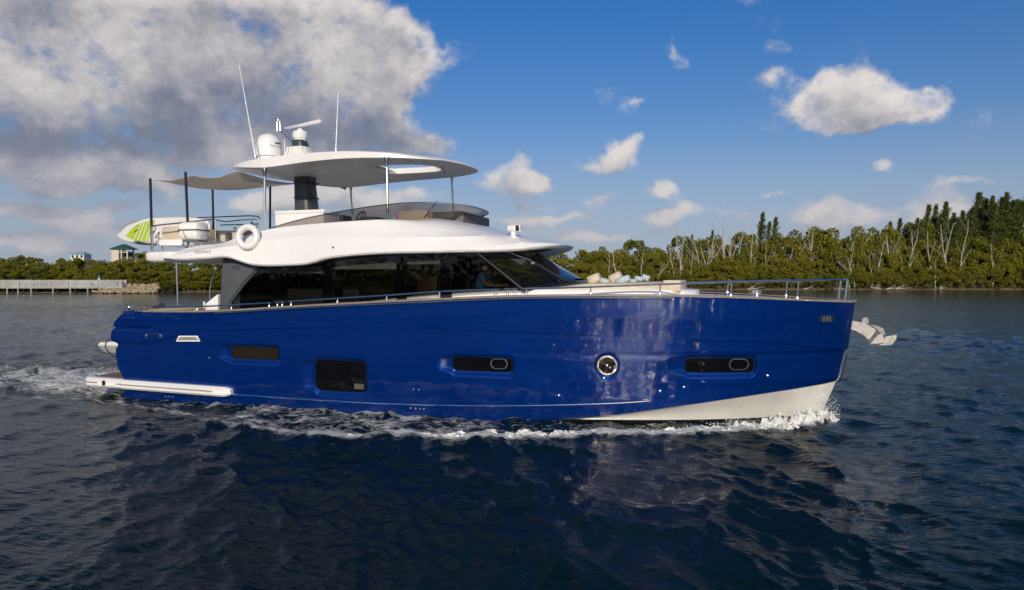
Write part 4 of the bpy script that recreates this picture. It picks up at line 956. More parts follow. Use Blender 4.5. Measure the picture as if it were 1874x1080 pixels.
# the maker's lettering and small marks
def text(s, nm, size, loc, rot, m, parent, ext=.002, shear=0., space=1.):
    c = bpy.data.curves.new(nm, 'FONT'); c.body = s; c.size = size; c.extrude = ext; c.shear = shear; c.space_character = space
    o = bpy.data.objects.new(nm, c); COL.objects.link(o); bpy.context.view_layer.update()
    me = bpy.data.meshes.new_from_object(o.evaluated_get(bpy.context.evaluated_depsgraph_get())); bpy.data.objects.remove(o)
    o = bpy.data.objects.new(nm, me); me.materials.clear(); me.materials.append(m); COL.objects.link(o); o.location = loc; o.rotation_euler = rot; o.parent = parent; return o
p = onY(354, 463.0, -2.64)
text('AZIMUT', 'lettering', .10, (p.x, -2.60, p.z), (R(86), 0, R(.5)), M['rubber'], moulding, .003, .0, 1.5)
p = onY(608, 453, -2.6); MB().lathe([(.03, 0), (.03, .02), (.02, .03), (.001, .03)], (p.x, -2.545, p.z), 14, Matrix.Rotation(R(90), 3, 'X')).build('side_light', M['black'], moulding)

# ---- flybridge windscreen of smoked acrylic
zb_ = lambda x: fr(zt_top, 9.12, 4.775)(x)-.01
ztop = smooth_tab([(4.87,4.535),(5.6,4.70),(6.41,4.835),(7.2,4.94),(8.0,5.02),(8.9,5.085),(9.3,5.09),(9.9,5.12)])
def Lw(b, xf, z): return lev(b, 4.87, 7.6, xf, z, 2.5, 40, 30)
fw_ = MB().loft([Lw(2.24, 9.10, zb_), Lw(2.27, 9.40, lambda x: (zb_(x)+float(ztop(x)))/2), Lw(2.30, 9.71, ztop)]).build('flybridge_screen', M['smoke'], yacht)
L = Lw(2.30, 9.71, ztop); mb = MB().tube(L, .014, 6); mb.build('screen_rim', M['dullsteel'], fw_)
mb = MB()
def on_screen(px, py, b, xf):
    Y = -b
    for _ in range(30): p = onY(px, py, Y); Y = .5*Y-.5*b*max(0., 1-max(0., (p.x-7.6)/(xf-7.6))**2.5)**.4
    return p
a, b = on_screen(777, 398.5, 2.24, 9.10), on_screen(799, 369.5, 2.30, 9.71)
for sg in (1, -1): mb.tube([(a.x, a.y*sg, a.z), (b.x, b.y*sg, b.z)], .02, 6)
mb.build('screen_strut', M['dullsteel'], fw_)
# flybridge furniture
def boxpx(nm, x0, y0, x1, y1, Y, dep, m, bev=.03, par=None, zmin=None):
    a, b = onY(x0, y0, Y), onY(x1, y1, Y); zl = min(a.z, b.z) if zmin is None else zmin
    return MB().box(((a.x+b.x)/2, Y+dep/2, (max(a.z, b.z)+zl)/2), (abs(b.x-a.x), dep, max(a.z, b.z)-zl)).build(nm, M[m], par or yacht, bev)
boxpx('wet_bar', 503, 386.5, 592, 408, -1.5, .75, 'white', .03, zmin=3.88)
boxpx('wet_bar_lid', 502, 386, 593, 389.2, -1.52, .79, 'white', .01)
boxpx('forward_sofa', 727, 385, 783, 400, -.9, 2.0, 'cream', .06, zmin=4.0)
boxpx('helm_console', 790, 388, 848, 400, -.6, 2.2, 'taupe', .05, zmin=3.9)
for k, (xx, yy) in enumerate(((5.9, -.85), (5.9, .1), (7.1, 1.0))):
    MB().box((xx, yy, 4.42), (.5, .55, .14)).box((xx-.26, yy, 4.74), (.13, .52, .6), Matrix.Rotation(R(-10), 3, 'Y')).tube([(xx, yy, 3.88), (xx, yy, 4.36)], .07).build('helm_seat', M['cream'] if k != 1 else M['taupe'], yacht, .04)
mb = MB(); c_ = onY(660, 399, -1.0); mw_ = Matrix.Rotation(R(-62), 3, 'Y')
mb.tube([c_+mw_ @ Vector((.19*math.cos(t), .19*math.sin(t), 0)) for t in np.linspace(0, 2*math.pi, 25)], .017, 6); mb.tube([c_, c_+Vector((.25, 0, -.15))], .03)
for t in (0, 2.1, 4.2): mb.tube([c_, c_+mw_ @ Vector((.19*math.cos(t), .19*math.sin(t), 0))], .012, 6)
mb.build('flybridge_wheel', M['black'], yacht)
MB().box((c_.x+.5, -1.0, 4.35), (.5, 1.1, .95)).build('helm_pod', M['taupe'], yacht, .06)
boxpx('aft_sofa_back', 295, 415.5, 333, 435, -1.6, 1.9, 'cream', .05)
boxpx('aft_sofa_base', 285, 439, 333, 449, -1.75, 2.2, 'white', .02)
boxpx('aft_sofa_base', 347, 440, 371, 449, -1.6, 1.4, 'white', .02)
boxpx('aft_sofa_cushion', 289, 435, 371, 440, -1.7, 2.1, 'cream', .02)
mb = MB()
for x_ in (297, 340, 362): p = onY(x_, 449, -1.5); mb.tube([(p.x, -1.5, 3.98), (p.x, -1.5, p.z+.02)], .025)
mb.build('sofa_leg', M['dullsteel'], yacht)
for k, x_ in enumerate((402, 413, 424, 436)):
    boxpx('aft_lounge_cushion', x_, 427-k*.8, x_+9.5, 443, -1.2, .5, ('fabric', 'taupe', 'fabric', 'brown')[k], .03)
boxpx('aft_lounge_base', 372, 423, 452, 446, -.3, 1.8, 'taupe', .04)

# ---- flybridge rails
def pxrail(nm, pts, posts, m='chrome', r=.019):
    ro = MB().tube([onY(*q) for q in pts], r, 8).build(nm, M[m], yacht)
    for (x, y0, y1, Y) in posts:
        mb = MB().tube([onY(x, y0, Y), onY(x, y1, Y)], r*.85, 8); mb.lathe([(.05, 0), (.04, .05), (.02, .08)], onY(x, y1, Y), 10); mb.build('stanchion', M['chrome'], ro)
    return ro
pxrail('aft_rail', [(277,414,-2.05),(300,411,-2.05),(340,407,-2.05),(394,401,-2.05)], [(278.5,413,459,-2.05),(335,408,452,-2.05),(394.5,401,443,-2.05)], 'mast')
pxrail('port_rail', [(362,398.5,1.9),(400,397,1.9),(456,395,1.9),(473,396,1.9),(476,402,1.9)], [(461,395,410,1.9)], 'mast')
pxrail('port_rail', [(394,402,1.0),(412,406,1.4),(440,403,1.9),(470,401,1.9)], [(430,404,420,1.6),(470,401,418,1.9)])
pxrail('port_lower_rail', [(404,412,1.9),(440,411,1.9),(474,410,1.9)], [], 'mast')

# ---- hardtop
zht = smooth_tab([(1.9,6.40),(2.9,6.33),(4.4,6.40),(5.7,6.45),(6.7,6.455),(7.85,6.40),(8.7,6.30),(9.3,6.25),(9.62,6.22)])
zhb = smooth_tab([(1.9,6.37),(2.9,6.29),(3.6,6.19),(4.45,6.12),(5.7,6.19),(6.7,6.235),(7.85,6.24),(8.7,6.225),(9.3,6.22),(9.62,6.21)])
def outer(t, sc_=1.):
    c, s_ = math.cos(t), math.sin(t); n = 2.35 if c > 0 else 3.2
    x = 5.6+(3.93 if c > 0 else 2.9)*abs(c)**(2/n)*(1 if c > 0 else -1); y = 2.08*abs(s_)**(2/n)*(1 if s_ > 0 else -1)
    return 5.6+(x-5.6)*sc_, y*sc_
hx0, hx1, hyb = 6.70, 8.50, .70
hc = (7.45, 0.)
def hole(ang):
    dx, dy = math.cos(ang), math.sin(ang); lo_, hi_ = 0., 5.
    def inside(x, y):
        if x < hx0 or abs(y) > hyb: return False
        if x > 7.3: return ((x-7.3)/(hx1-7.3))**3+(abs(y)/hyb)**3 < 1
        return True
    for _ in range(40):
        md = (lo_+hi_)/2
        if inside(hc[0]+dx*md, dy*md): lo_ = md
        else: hi_ = md
    return hc[0]+dx*lo_, dy*lo_
NT_ = 200; O, H = [], []
for k in range(NT_):
    o_ = outer(2*math.pi*(k+.5)/NT_); ang = math.atan2(o_[1], o_[0]-hc[0]); O.append(o_); H.append(hole(ang))
dome = lambda x, y: .10*(1-min(1, (y/2.1)**2))
def lerp2(o_, h_, t): return o_[0]+(h_[0]-o_[0])*t, o_[1]+(h_[1]-o_[1])*t
top_r, bot_r = [], []
for t in (0, .03, .08, .2, .4, .7, .88, 1.): top_r.append([(x, y, (float(zht(x))+dome(x, y)*sst(0, .3, t)-.03*(1-sst(0, .08, t)))*(1-sst(.6, 1, t))+(float(zhb(x))+.17)*sst(.6, 1, t)) for x, y in (lerp2(o_, h_, t) for o_, h_ in zip(O, H))])
for t in (1., .7, .4, .2, .08, .03, 0): bot_r.append([(x, y, float(zhb(x))+.02*sst(0, .4, t)+.012*(1-sst(0, .06, t))) for x, y in (lerp2(o_, h_, t) for o_, h_ in zip(O, H))])
hardtop = MB().loft(top_r+bot_r+[top_r[0]], closed=True).build('hardtop', M['white'], yacht, angle=40)
mb = MB()
for k in range(5): mb.box((6.715+k*.045, 0, 6.36-.012*k), (.04, 1.3, .010))
mb.build('sunroof_blind', M['rubber'], hardtop)
mb = MB()
for q in ((745,293),(752,296),(777,297),(809,307),(757,321),(812,314),(660,329)): 
    p = onZ(*q, 6.235); mb.lathe([(.055, 0), (.055, -.025), (.04, -.03), (.001, -.03)], p, 14)
mb.build('downlight', M['dullsteel'], hardtop)
for nm, q0, q1, Y in (('hardtop_post', (484.5,310), (484,421), -2.0), ('hardtop_post', (708,291), (709.5,392), -2.0), ('hardtop_post', (642,337), (645,392), 2.0), ('hardtop_post', (827,319), (830,392), 2.0)):
    a, b = onY(*q0, Y), onY(*q1, Y); mb = MB().tube([a+Vector((0, 0, .06)), a-Vector((0, 0, .28)), b], [.034, .032, .032], 10)
    mb.lathe([(.035, -.2), (.05, -.1), (.09, .0), (.09, .03)], a, 14); mb.build(nm, M['dullsteel'], yacht)
# mast under and over the hardtop
def ringx(x0, x1, hy, z, n=24): 
    cx_, rx_ = (x0+x1)/2, (x1-x0)/2; return [(cx_+rx_*abs(math.cos(t))**.6*(1 if math.cos(t) > 0 else -1), hy*abs(math.sin(t))**.6*(1 if math.sin(t) > 0 else -1), z) for t in (2*math.pi*(k+.5)/n for k in range(n))]
MB().loft([ringx(4.12, 4.72, .32, 3.9), ringx(4.12, 4.70, .32, 5.2), ringx(4.11, 4.60, .30, 6.0), ringx(4.08, 4.62, .3, 6.3)], closed=True, caps=True).build('mast_column', M['mast'], yacht)
mb = MB()
for z in (5.55, 5.98): mb.loft([ringx(4.09, 4.70, .33, z), ringx(4.09, 4.70, .33, z+.025)], closed=True, caps=True); mb.box((4.72, -.1, z+.01), (.06, .06, .03))
mb.build('mast_band', M['black'], yacht)
mb = MB().loft([ringx(3.92, 4.8, .42, 6.46), ringx(3.93, 4.62, .38, 6.8), ringx(3.97, 4.5, .3, 7.02)], closed=True, caps=True)
for k in range(7): mb.tube([(3.98+k*.09, -.42, 6.5), (4.0+k*.075, -.31, 7.0)], .03, 6)
ab = mb.build('mast_fairing', M['offwhite'], hardtop)
MB().loft([ringx(4.04, 4.42, .22, 7.0), ringx(4.0, 4.4, .22, 7.12), ringx(4.02, 4.36, .2, 7.23)], closed=True, caps=True).build('mast_head', M['mast'], yacht)
rb = MB().lathe([(.17, 0), (.18, .06), (.20, .07), (.225, .2), (.19, .27), (.09, .30), (.07, .35), (.001, .35)], (4.2, 0, 7.22), 28).build('radar_base', M['white'], yacht)
a, b = onY(519, 236.5, -.0), onY(585, 222.5, .0)
rc = (a+b)/2; rc.x, rc.y = 4.2, 0; dv = Vector((.62, .78, 0)).normalized()
# the scanner bar lies across, near end to the left
e0, e1 = rc-Vector((.42, -.55, 0))*1.0, rc+Vector((.52, -.75, 0))*1.0
e0 = onY(519, 236.5, .45); e1 = onY(585, 222.5, -.45)
mb = MB(); ax = (e1-e0).normalized(); side_ = ax.cross(Vector((0, 0, 1))).normalized(); up_ = side_.cross(ax)
mb.loft([[p_ + side_*(.045*math.cos(t))*sc2 + up_*(.056*math.sin(t))*sc2 for t in (2*math.pi*k/12 for k in range(12))] for p_, sc2 in ((e0-ax*.03, .5), (e0, .95), (e0*.5+e1*.5, 1.), (e1, 1.15), (e1+ax*.05, .6))], closed=True, caps=True)
mb.build('radar_scanner', M['white'], rb)
sd = MB().lathe([(.355, 0), (.36, .05), (.36, .3), (.34, .42), (.28, .54), (.19, .62), (.08, .66), (.001, .665)], (3.53, -.55, 6.70), 36).lathe([(.30, -.35), (.30, .0)], (3.53, -.55, 6.70), 30).build('satellite_dome', M['white'], yacht)
p = onY(502, 262.5, -.87)
mb = MB()
for k in range(14):
    t = R(-24)+k*.042; c = (3.53+.358*math.cos(t), -.55+.358*math.sin(t), 7.06); mb.box(c, (.018, .012, .035), t+math.pi/2)
mb.build('dome_badge', M['black'], sd)
for k, ch in enumerate('TRACVISION'):
    t = R(-50)+k*.1; text(ch, 'lettering', .075, (3.53+.362*math.cos(t), -.55+.362*math.sin(t), 6.94), (R(90), 0, t+math.pi/2), M['rubber'], sd, .001)
def whip(nm, q0, q1, Y0, Y1, r):
    a, b = onY(*q0, Y0), onY(*q1, Y1); m_ = (a*.25+b*.75)
    o_ = MB().tube([a, m_, b], [r*.4, r*.8, r], 8).build(nm, M['white'], yacht)
    MB().tube([b, b+(a-b)*.05], r*1.5, 8).build('antenna_mount', M['dullsteel'], o_)
whip('whip_antenna', (437.5,118), (468,290), -1.0, -1.3, .022); whip('whip_antenna', (619,168), (614.5,277), -1.1, -1.1, .018); whip('whip_antenna', (520.5,254), (522,284), -.9, -.9, .014)
mb = MB(); a = onY(534, 254, 0)
mb.tube([(4.05, 0, 7.1), onY(521, 246, 0), onY(513, 240, 0)], .018, 6); mb.tube([onY(513, 241, 0), onY(511.5, 222, 0)], .015, 6); mb.tube([onY(507.5, 240, 0), onY(506.5, 222, 0)], .013, 6); mb.tube([onY(506, 221.5, 0), onY(512, 221.5, 0)], .02, 6)
mb.tube([onY(509, 221, 0), onY(509, 218, 0)], .02); mb.ell(onY(509, 215.5, 0), (.035, .035, .04)); mb.build('mast_light', M['dullsteel'], yacht)
mb = MB().ell((5.55, -.5, 6.53), (.24, .2, .1)); mb.build('gps_dome', M['white'], hardtop)
mb = MB().lathe([(.1, 0), (.09, .05), (.05, .07)], (4.95, -.3, 6.53), 16); mb.ell((4.95, -.3, 6.62), (.14, .09, .05)); mb.build('horn', M['offwhite'], hardtop)
MB().box(onY(628, 343, 1.9), (.18, .1, .09), Matrix.Rotation(R(25), 3, 'Y')).box(onY(632, 339, 1.9), (.04, .04, .12)).build('deck_camera', M['dullsteel'], yacht, .01)
# ---- awning aft of the hardtop on four dark poles
polez = []
for q0, q1, Y in (((275,328),(278.5,457),-1.95), ((339.5,316),(345.5,446),-2.05), ((389,346),(391,412),1.3), ((494.5,340),(494,414),2.0)):
    a, b = onY(*q0, Y), onY(*q1, Y); polez.append(a); b.z = min(b.z, 4.0) if q0[0] < 400 else b.z-.5
    MB().tube([a+Vector((0, 0, .02)), b], .036, 10).build('awning_pole', M['black'], yacht)
nearE = [onY(x, y, Y) for x, y, Y in ((282,329,-1.9),(312,330.5,-1.85),(352,321,-1.8),(378,325,-1.75),(400,324.5,-1.7),(418,318,-1.65),(436,313,-1.6))]
farE = [onY(x, y, Y) for x, y, Y in ((389.5,346.5,1.3),(412,348,1.4),(440,347,1.55),(468,344,1.75),(494,341,1.95),(520,338.5,1.95),(548,336,1.95))]
def along(P_, s_): 
    f = s_*(len(P_)-1); i = min(int(f), len(P_)-2); f -= i; f = f*f*(3-2*f)*.4+f*.6; return P_[i]*(1-f)+P_[i+1]*f
lo = []
for i in range(37):
    s_ = i/36; row = []; a_, b_ = along(nearE, s_), along(farE, s_)
    for j in range(25):
        t = j/24; p = a_*(1-t)+b_*t; p.z -= .05*math.sin(math.pi*t)*(1+.6*math.sin(7*s_+2*t)); p.x += .22*math.sin(math.pi*t)*(1-s_)**2; row.append(p)
    lo.append(row)
aw = MB().loft(lo).build('awning', M['awning'], yacht, angle=60)
sm = aw.modifiers.new('thickness', 'SOLIDIFY'); sm.thickness = .008
# ---- search light on the visor
p = onY(939.5, 431, -1.45)
sl2 = MB().box(p+Vector((.02, 0, -.05)), (.26, .2, .025)).tube([p-Vector((0, 0, .05)), p+Vector((0, 0, .1))], [.07, .055], 14).build('search_light', M['white'], yacht, .006)
MB().loft([[(p.x-.16+dx_, p.y+.10*sz*math.cos(t), p.z+.17+.095*sz*math.sin(t)) for t in (2*math.pi*k/20 for k in range(20))] for dx_, sz in ((0, .3), (.03, .75), (.1, .95), (.2, 1.05), (.36, 1.05))], closed=True, caps=True).build('lamp_housing', M['white'], sl2)
MB().loft([[(p.x+.12, p.y-.107+.0*t, p.z+.17) for t in range(4)]]) if False else None
MB().box((p.x+.13, p.y-.102, p.z+.17), (.09, .03, .13)).build('lamp_glass', M['black'], sl2, .01)
# ---- bow anchor
AP = lambda x, y, Y=0.: onY(x, y, Y)
def aplate(nm, q, h, m, par, bev=.006): return MB().prism([(p.x, p.z) for p in (AP(*k) for k in q)], -h, h).build(nm, M[m], par, bev, 1, 25)
anc = aplate('anchor', ((1551,585.5),(1581,590),(1592,596),(1606,606),(1601,622),(1590,628),(1584,617),(1566,606),(1551,601)), .045, 'anchorsteel', yacht)
aplate('hinge', ((1603,605),(1612,609),(1594,631),(1585,627)), .06, 'mast', anc)
aplate('fluke_plate', ((1606,611),(1614,612),(1620,627),(1589,630.5)), .09, 'anchorsteel', anc)
aplate('stock', ((1592,594),(1604,596),(1616,601),(1620,613),(1608,612),(1606,604)), .055, 'rubber', anc)
aplate('fluke_tip', ((1619,616),(1641,612),(1640,621),(1631,632),(1604,632.5),(1619,627)), .03, 'anchorsteel', anc)
aplate('lug', ((1577,590),(1577,585),(1580,581.5),(1584,580.5),(1588,582),(1590,586),(1589,593)), .02, 'anchorsteel', anc)
p = AP(1594, 598, -.04); text('ULTRA', 'lettering', .075, p, (R(90), R(24), 0), M['black'], anc, .003)
# stern cleats
for q in ((224.5,567,.018,5), (236,566,.05,9), (250,567,.02,8), (264,567,.03,8)):
    p = onY(q[0], q[1]+2, -2.35); mb = MB().tube([(p.x, p.y, 2.3), (p.x+.02, p.y, p.z+.06)], q[2], 8); mb.ell((p.x+.02, p.y, p.z+.08), (q[2]*1.5, q[2]*1.5, q[2]*1.3), 12, 8); mb.build('stern_fairlead', M['chrome'], yacht)
mb = MB()
for q in ((285,560),(296,556)): mb.ell(onY(q[0], q[1]+3, .8), (.1, .09, .07), 12, 8)
mb.build('deck_lamp', M['lens'], yacht)

# ================================================================== things carried on the yacht
def ring_at(c, r0, r1, n=40, k=12, ax=Matrix.Identity(3)):
    c = Vector(c); vs = []
    for i in range(n):
        a = 2*math.pi*i/n
        for j in range(k):
            b = 2*math.pi*j/k; v = Vector(((r0+r1*math.cos(b))*math.cos(a), r1*math.sin(b), (r0+r1*math.cos(b))*math.sin(a)*1.06)); vs.append(c + ax @ v)
    return MB().add(vs, [(i*k+j, i*k+(j+1) % k, ((i+1) % n)*k+(j+1) % k, ((i+1) % n)*k+j) for i in range(n) for j in range(k)])
p = onY(453.5, 433.5, -2.60)
lb = ring_at(p, .235, .082, ax=Matrix.Rotation(R(12), 3, 'Z') @ Matrix.Rotation(R(-6), 3, 'X')).build('lifebuoy', M['white'])
tag(lb, 'white ring lifebuoy hung on the starboard side of the flybridge', 'lifebuoy')
mb = MB(); mb.tube([p+Vector((.06, -.02, .25)), p+Vector((.07, .02, .40)), p+Vector((.06, .08, .36))], .012, 6); mb.build('lifebuoy_line', M['rubber'], lb)
# liferaft canister
c = onY(355, 423, -2.12)
t = empty('liferaft_canister', (c.x, c.y, c.z), 0, 'white ribbed liferaft canister strapped to the flybridge rail', 'liferaft')
rr_ = []
for xx, s_ in ((-.30, .0), (-.295, .75), (-.27, .95), (-.2, 1.), (-.14, .97), (-.08, 1.), (-.02, .97), (.04, 1.), (.10, .97), (.16, 1.), (.22, .97), (.27, .95), (.295, .75), (.30, .0)):
    rr_.append([(xx, .24*s_*abs(math.cos(a))**.55*(1 if math.cos(a) > 0 else -1), .245*s_*abs(math.sin(a))**.55*(1 if math.sin(a) > 0 else -1)) for a in (2*math.pi*(k+.5)/32 for k in range(32))])
MB().loft(rr_, closed=True).build('canister_shell', M['white'], t)
mb = MB(); mb.box((0, 0, .015), (.615, .497, .03)); mb.build('canister_strap', M['black'], t)
mb = MB(); mb.tube([(-.12, -.255, 0), (-.1, -.262, -.1), (-.04, -.255, -.2)], .014, 6); mb.build('strap_buckle', M['black'], t)
mb = MB(); mb.box((0, .05, -.27), (.52, .36, .05)); mb.tube([(-.2, .05, -.28), (-.2, .05, -.44)], .02); mb.tube([(.2, .05, -.28), (.2, .05, -.44)], .02); mb.build('canister_cradle', M['dullsteel'], t)
# paddle boards hung on the port rail, noses aft
def board(nose, tail, width, yth, mname, label):
    a, b = nose, tail; L = (b-a).length; ax = (b-a).normalized(); up_ = Vector((0, 0, 1)); up_ = (up_-ax*up_.dot(ax)).normalized(); sd_ = ax.cross(up_)
    t = empty('paddle_board', a, 0, label, 'paddle board', 'paddle boards hung on the port rail')
    lo = []
    for i in range(41):
        s_ = i/40; wv = width/2*max(.0, 1-(1-min(1, s_/.34))**2)**.5*(1-.35*max(0, (s_-.6)/.4)**2); th = .055
        if s_ == 1: wv *= .6
        cen = ax*L*s_ + sd_*.12*(1-s_)**4*-1
        lo.append([cen + up_*wv*math.cos(k)*1. + sd_*(-th if math.sin(k) > 0 else th)*min(1, abs(math.sin(k))*1.8)*min(1, wv/.1+.15) for k in (2*math.pi*j/20 for j in range(20))])
    bo = MB().loft(lo, closed=True, caps=True).build('board_deck', M['board'] if mname == 'lime' else M['boardgrey'], t)
    face = lambda s_, v, off=.062: ax*L*s_ + sd_*(-.12*(1-s_)**4) + up_*v + sd_*off
    def width_at(s_): return width/2*max(.0, 1-(1-min(1, s_/.34))**2)**.5
    mb = MB(); lo = []
    for s_ in np.linspace(.02, .30, 24):
        wv = width_at(s_)*.84; lo.append([face(s_+.05*v, v*wv) for v in np.linspace(-1, 1, 9)])
    pr = mb.loft(lo).build('nose_print', M['lime'] if mname == 'lime' else M['board'], t)
    if mname == 'lime':
        mb = MB()
        for s0 in (.12, .165, .21, .27):
            lo = [[face(s0+.012*e+.05*v, v*width_at(s0)*.84, .064) for v in np.linspace(-1, 1, 9)] for e in (0, 1)]; mb.loft(lo)
        mb.build('print_stripe', M['board'], pr)
        mb = MB()
        for (s0, v0, s1, v1) in ((.30,-.25,.36,.1),(.36,.1,.33,.18),(.33,.18,.29,-.02),(.31,-.05,.345,.0),(.34,-.28,.40,-.05),(.40,-.05,.385,-.28),(.385,-.28,.35,-.2)): mb.tube([face(s0, v0*.9, .066), face(s1, v1*.9, .066)], .012, 5)
        mb.build('board_logo', M['black'], t)
        mb = MB(); mb.tube([face(.09, -.02, .07), face(.115, .02, .1), face(.14, .06, .07)], .012, 6); mb.build('carry_handle', M['black'], t)
    return t
b1 = onY(232, 424, .9); board(b1, b1+Vector((2.9, .55, .06)), .86, .05, 'lime', 'white paddle board with a lime green striped nose')
b2 = onY(216, 424, 1.3); board(b2, b2+Vector((2.9, .55, -.1)), .86, .05, 'grey', 'grey and white paddle board behind the green nosed one')
# tender on the bathing platform
tb_ = onY(180, 638, -.9)
t = empty('inflatable_tender', (tb_.x, 0, .43), 0, 'white and grey tender stowed across the stern above the bathing platform', 'tender')
def tp(*q): return [(p.x-tb_.x, p.z-.43) for p in (onY(x, y, -1.3) for x, y in q)]
MB().prism(tp((178,631),(182,626.5),(240,625),(240,634),(179,634)), -1.3, .9).build('tender_cover', M['board'], t, .03)
MB().prism(tp((179,634),(240,634),(240,648),(193,646),(184,640)), -1.28, .88).build('tender_hull', M['rubber'], t, .02)
mb = MB(); mb.tube([(x, -1.31, z) for x, z in tp((202,621),(194,627),(193,636),(198,644),(206,648))], .016, 6); mb.build('lashing', M['black'], t)
mb = MB(); q = tp((198,646),(212,646),(214,656),(208,654)); mb.prism(q, -1.0, -.9); zb2 = q[0][1]; mb.box((.75, -.5, zb2/2), (.18, .12, zb2)); mb.box((.62, -.6, zb2-.05), (.34, .5, .08)); mb.build('tender_chock', M['board'], t, .008)
# cushions on the bow
def cushion(x0, y0, x1, y1, Y, dep, m, label, tilt=0., grp=None, stripes=None):
    a, b = onY(x0, y0, Y), onY(x1, y1, Y); w_, h_ = b.x-a.x, a.z-b.z; cx_, cz_ = (a.x+b.x)/2, (a.z+b.z)/2
    t = empty('cushion', (cx_, Y+dep/2, cz_-h_/2), 0, label, 'cushion', grp)
    rot = Matrix.Rotation(R(tilt), 3, 'Y'); lo = []
    for i in range(13):
        v = -1+2*i/12; q = max(0., 1-v**6)**.5 if abs(v) < 1 else 0
        lo.append([rot @ Vector((w_/2*(.25+.75*q)*abs(math.cos(k))**.32*(1 if math.cos(k) > 0 else -1), dep/2*v, h_/2*(.25+.75*q)*abs(math.sin(k))**.32*(1 if math.sin(k) > 0 else -1))) + Vector((0, 0, h_/2)) for k in (2*math.pi*(j+.5)/24 for j in range(24))])
    MB().loft(lo, closed=True, caps=True).build('cushion_cover', M[m], t, angle=60)
    return t
ms = bpy.data.materials.new('striped_cotton'); ms.use_nodes = True; tt_ = NT(ms.node_tree); b_ = tt_.n['Principled BSDF']; b_.inputs['Roughness'].default_value = .85
wv_ = tt_.node('ShaderNodeTexWave'); wv_.bands_direction = 'X'; wv_.inputs['Scale'].default_value = 9.; wv_.inputs['Distortion'].default_value = 2.5; wv_.inputs['Detail'].default_value = 2
tt_.put(wv_.inputs['Vector'], tt_.node('ShaderNodeTexCoord').outputs['Object'])
tt_.put(b_.inputs['Base Color'], tt_.mix(tt_.step(wv_.outputs[1], .45, .6), (.66, .66, .62), (.22, .42, .52))); M['stripe'] = ms
GC = 'cushions along the bow sun pad'
cushion(1073, 502, 1097, 519, -1.25, .45, 'cream', 'square cream cushion nearest the windscreen on the bow pad', -22, GC)
cushion(1096, 509.5, 1114, 519, -1.3, .4, 'stripe', 'small blue and white cushion lying between the two cream ones', 15, GC)
cushion(1113, 499.5, 1137, 517, -1.1, .45, 'cream', 'taller cream cushion with a striped one leaning on it', -25, GC)
cushion(1126, 506, 1152, 518.5, -1.45, .35, 'stripe', 'striped cushion leaning against the taller cream one', -20, GC)
cushion(1146, 510.5, 1164, 517, -1.2, .45, 'stripe', 'flat striped cushion in front of the teak table', 0, GC)
cushion(1160, 505.5, 1176, 515, -.9, .35, 'stripe', 'striped cushion standing on the teak table edge', 8, GC)
cushion(1173, 503, 1188, 514, -.8, .35, 'stripe', 'foremost striped cushion with a raised corner', 20, GC)

# ---- the person at the helm, seated, one continuous skin
def skinned(nm, joints, bones, m, parent, sub=2):
    me = bpy.data.meshes.new(nm); names = list(joints); me.from_pydata([joints[k][:3] for k in names], [(names.index(a), names.index(b)) for a, b in bones], [])
    o = bpy.data.objects.new(nm, me); COL.objects.link(o); me.materials.append(m); o.parent = parent
    sk = o.modifiers.new('skin', 'SKIN'); sk.use_smooth_shade = True
    for i, k in enumerate(names):
        r = joints[k][3]; r2 = joints[k][4] if len(joints[k]) > 4 else r; me.skin_vertices[0].data[i].radius = (r, r2); me.skin_vertices[0].data[i].use_root = (i == 0)
    ss = o.modifiers.new('smooth', 'SUBSURF'); ss.levels = sub; ss.render_levels = sub; return o
px_ = empty('person', (10.13, -1.25, 2.79), 0, 'person in a blue shirt seated at the lower helm behind the glass', 'person')
J = {'pelvis': (0, 0, .10, .15, .13), 'waist': (.02, 0, .26, .14, .11), 'chest': (.06, 0, .43, .165, .12), 'collar': (.08, 0, .56, .09, .07), 'neck': (.10, 0, .62, .055), 'jaw': (.13, 0, .69, .075), 'head': (.12, 0, .79, .095), 'crown': (.11, 0, .87, .06)}
Bn = [('pelvis', 'waist'), ('waist', 'chest'), ('chest', 'collar'), ('collar', 'neck'), ('neck', 'jaw'), ('jaw', 'head'), ('head', 'crown')]
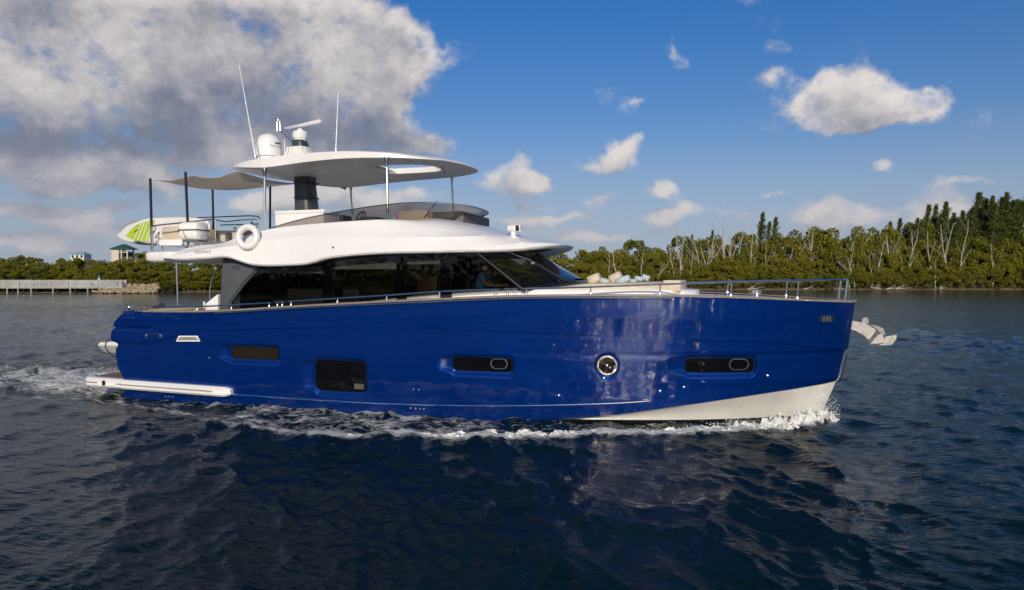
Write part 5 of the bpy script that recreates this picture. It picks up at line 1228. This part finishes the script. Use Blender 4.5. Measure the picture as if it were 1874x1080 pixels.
for s_, nm in ((-1, 'r'), (1, 'l')):
    J.update({nm+'sh': (.08, s_*.19, .52, .062), nm+'el': (.24, s_*.26, .30, .046), nm+'wr': (.52, s_*.17, .27, .03), nm+'palm': (.60, s_*.15, .285, .032, .018), nm+'hip': (.08, s_*.1, .09, .085), nm+'kn': (.46, s_*.12, .08, .062), nm+'an': (.48, s_*.12, -.34, .042), nm+'toe': (.62, s_*.13, -.40, .036)})
    Bn += [('chest', nm+'sh'), (nm+'sh', nm+'el'), (nm+'el', nm+'wr'), (nm+'wr', nm+'palm'), ('pelvis', nm+'hip'), (nm+'hip', nm+'kn'), (nm+'kn', nm+'an'), (nm+'an', nm+'toe')]
    for f, (dy, ln) in enumerate(((-.03, .075), (-.01, .085), (.01, .08), (.03, .065))):
        J[nm+'f%d' % f] = (.62+.03, s_*.15+dy, .30, .009); J[nm+'t%d' % f] = (.62+ln, s_*.15+dy, .255, .007); Bn += [(nm+'palm', nm+'f%d' % f), (nm+'f%d' % f, nm+'t%d' % f)]
    J[nm+'th'] = (.60, s_*.15-s_*.05, .30, .01); Bn.append((nm+'palm', nm+'th'))
skinned('body', J, Bn, M['skin'], px_)
J2 = {k: (*J[k][:3], J[k][3]+.02, (J[k][4] if len(J[k]) > 4 else J[k][3])+.02) for k in ('waist', 'chest', 'collar', 'rsh', 'lsh')}; J2['pel'] = (0, 0, .12, .165, .15)
for s_, nm in ((-1, 'r'), (1, 'l')): J2[nm+'sl'] = (.17, s_*.23, .40, .07)
skinned('shirt', J2, [('waist', 'pel'), ('waist', 'chest'), ('chest', 'collar'), ('chest', 'rsh'), ('chest', 'lsh'), ('rsh', 'rsl'), ('lsh', 'lsl')], M['shirt'], px_)
J3 = {'pelvis': (0, 0, .09, .165, .15)}
for s_, nm in ((-1, 'r'), (1, 'l')):
    for k, e in (('hip', .02), ('kn', .018), ('an', .02)): J3[nm+k] = (*J[nm+k][:3], J[nm+k][3]+e)
skinned('trousers', J3, [('pelvis', 'rhip'), ('rhip', 'rkn'), ('rkn', 'ran'), ('pelvis', 'lhip'), ('lhip', 'lkn'), ('lkn', 'lan')], M['trousers'], px_)
mb = MB().ell((.085, 0, .83), (.105, .095, .085), 16, 10); mb.ell((.05, 0, .77), (.075, .088, .09), 14, 8); mb.build('hair', M['hair'], px_)
mb = MB().ell((.222, 0, .765), (.022, .014, .024), 10, 8); mb.ell((.10, -.10, .775), (.02, .012, .03), 8, 6); mb.ell((.10, .10, .775), (.02, .012, .03), 8, 6); mb.build('facial_features', M['skin'], px_)
mb = MB()
for s_ in (-1, 1): mb.ell((.205, s_*.035, .79), (.012, .014, .008), 8, 6)
mb.ell((.205, 0, .715), (.012, .028, .007), 10, 6); mb.build('eyes_and_mouth', M['hair'], px_)
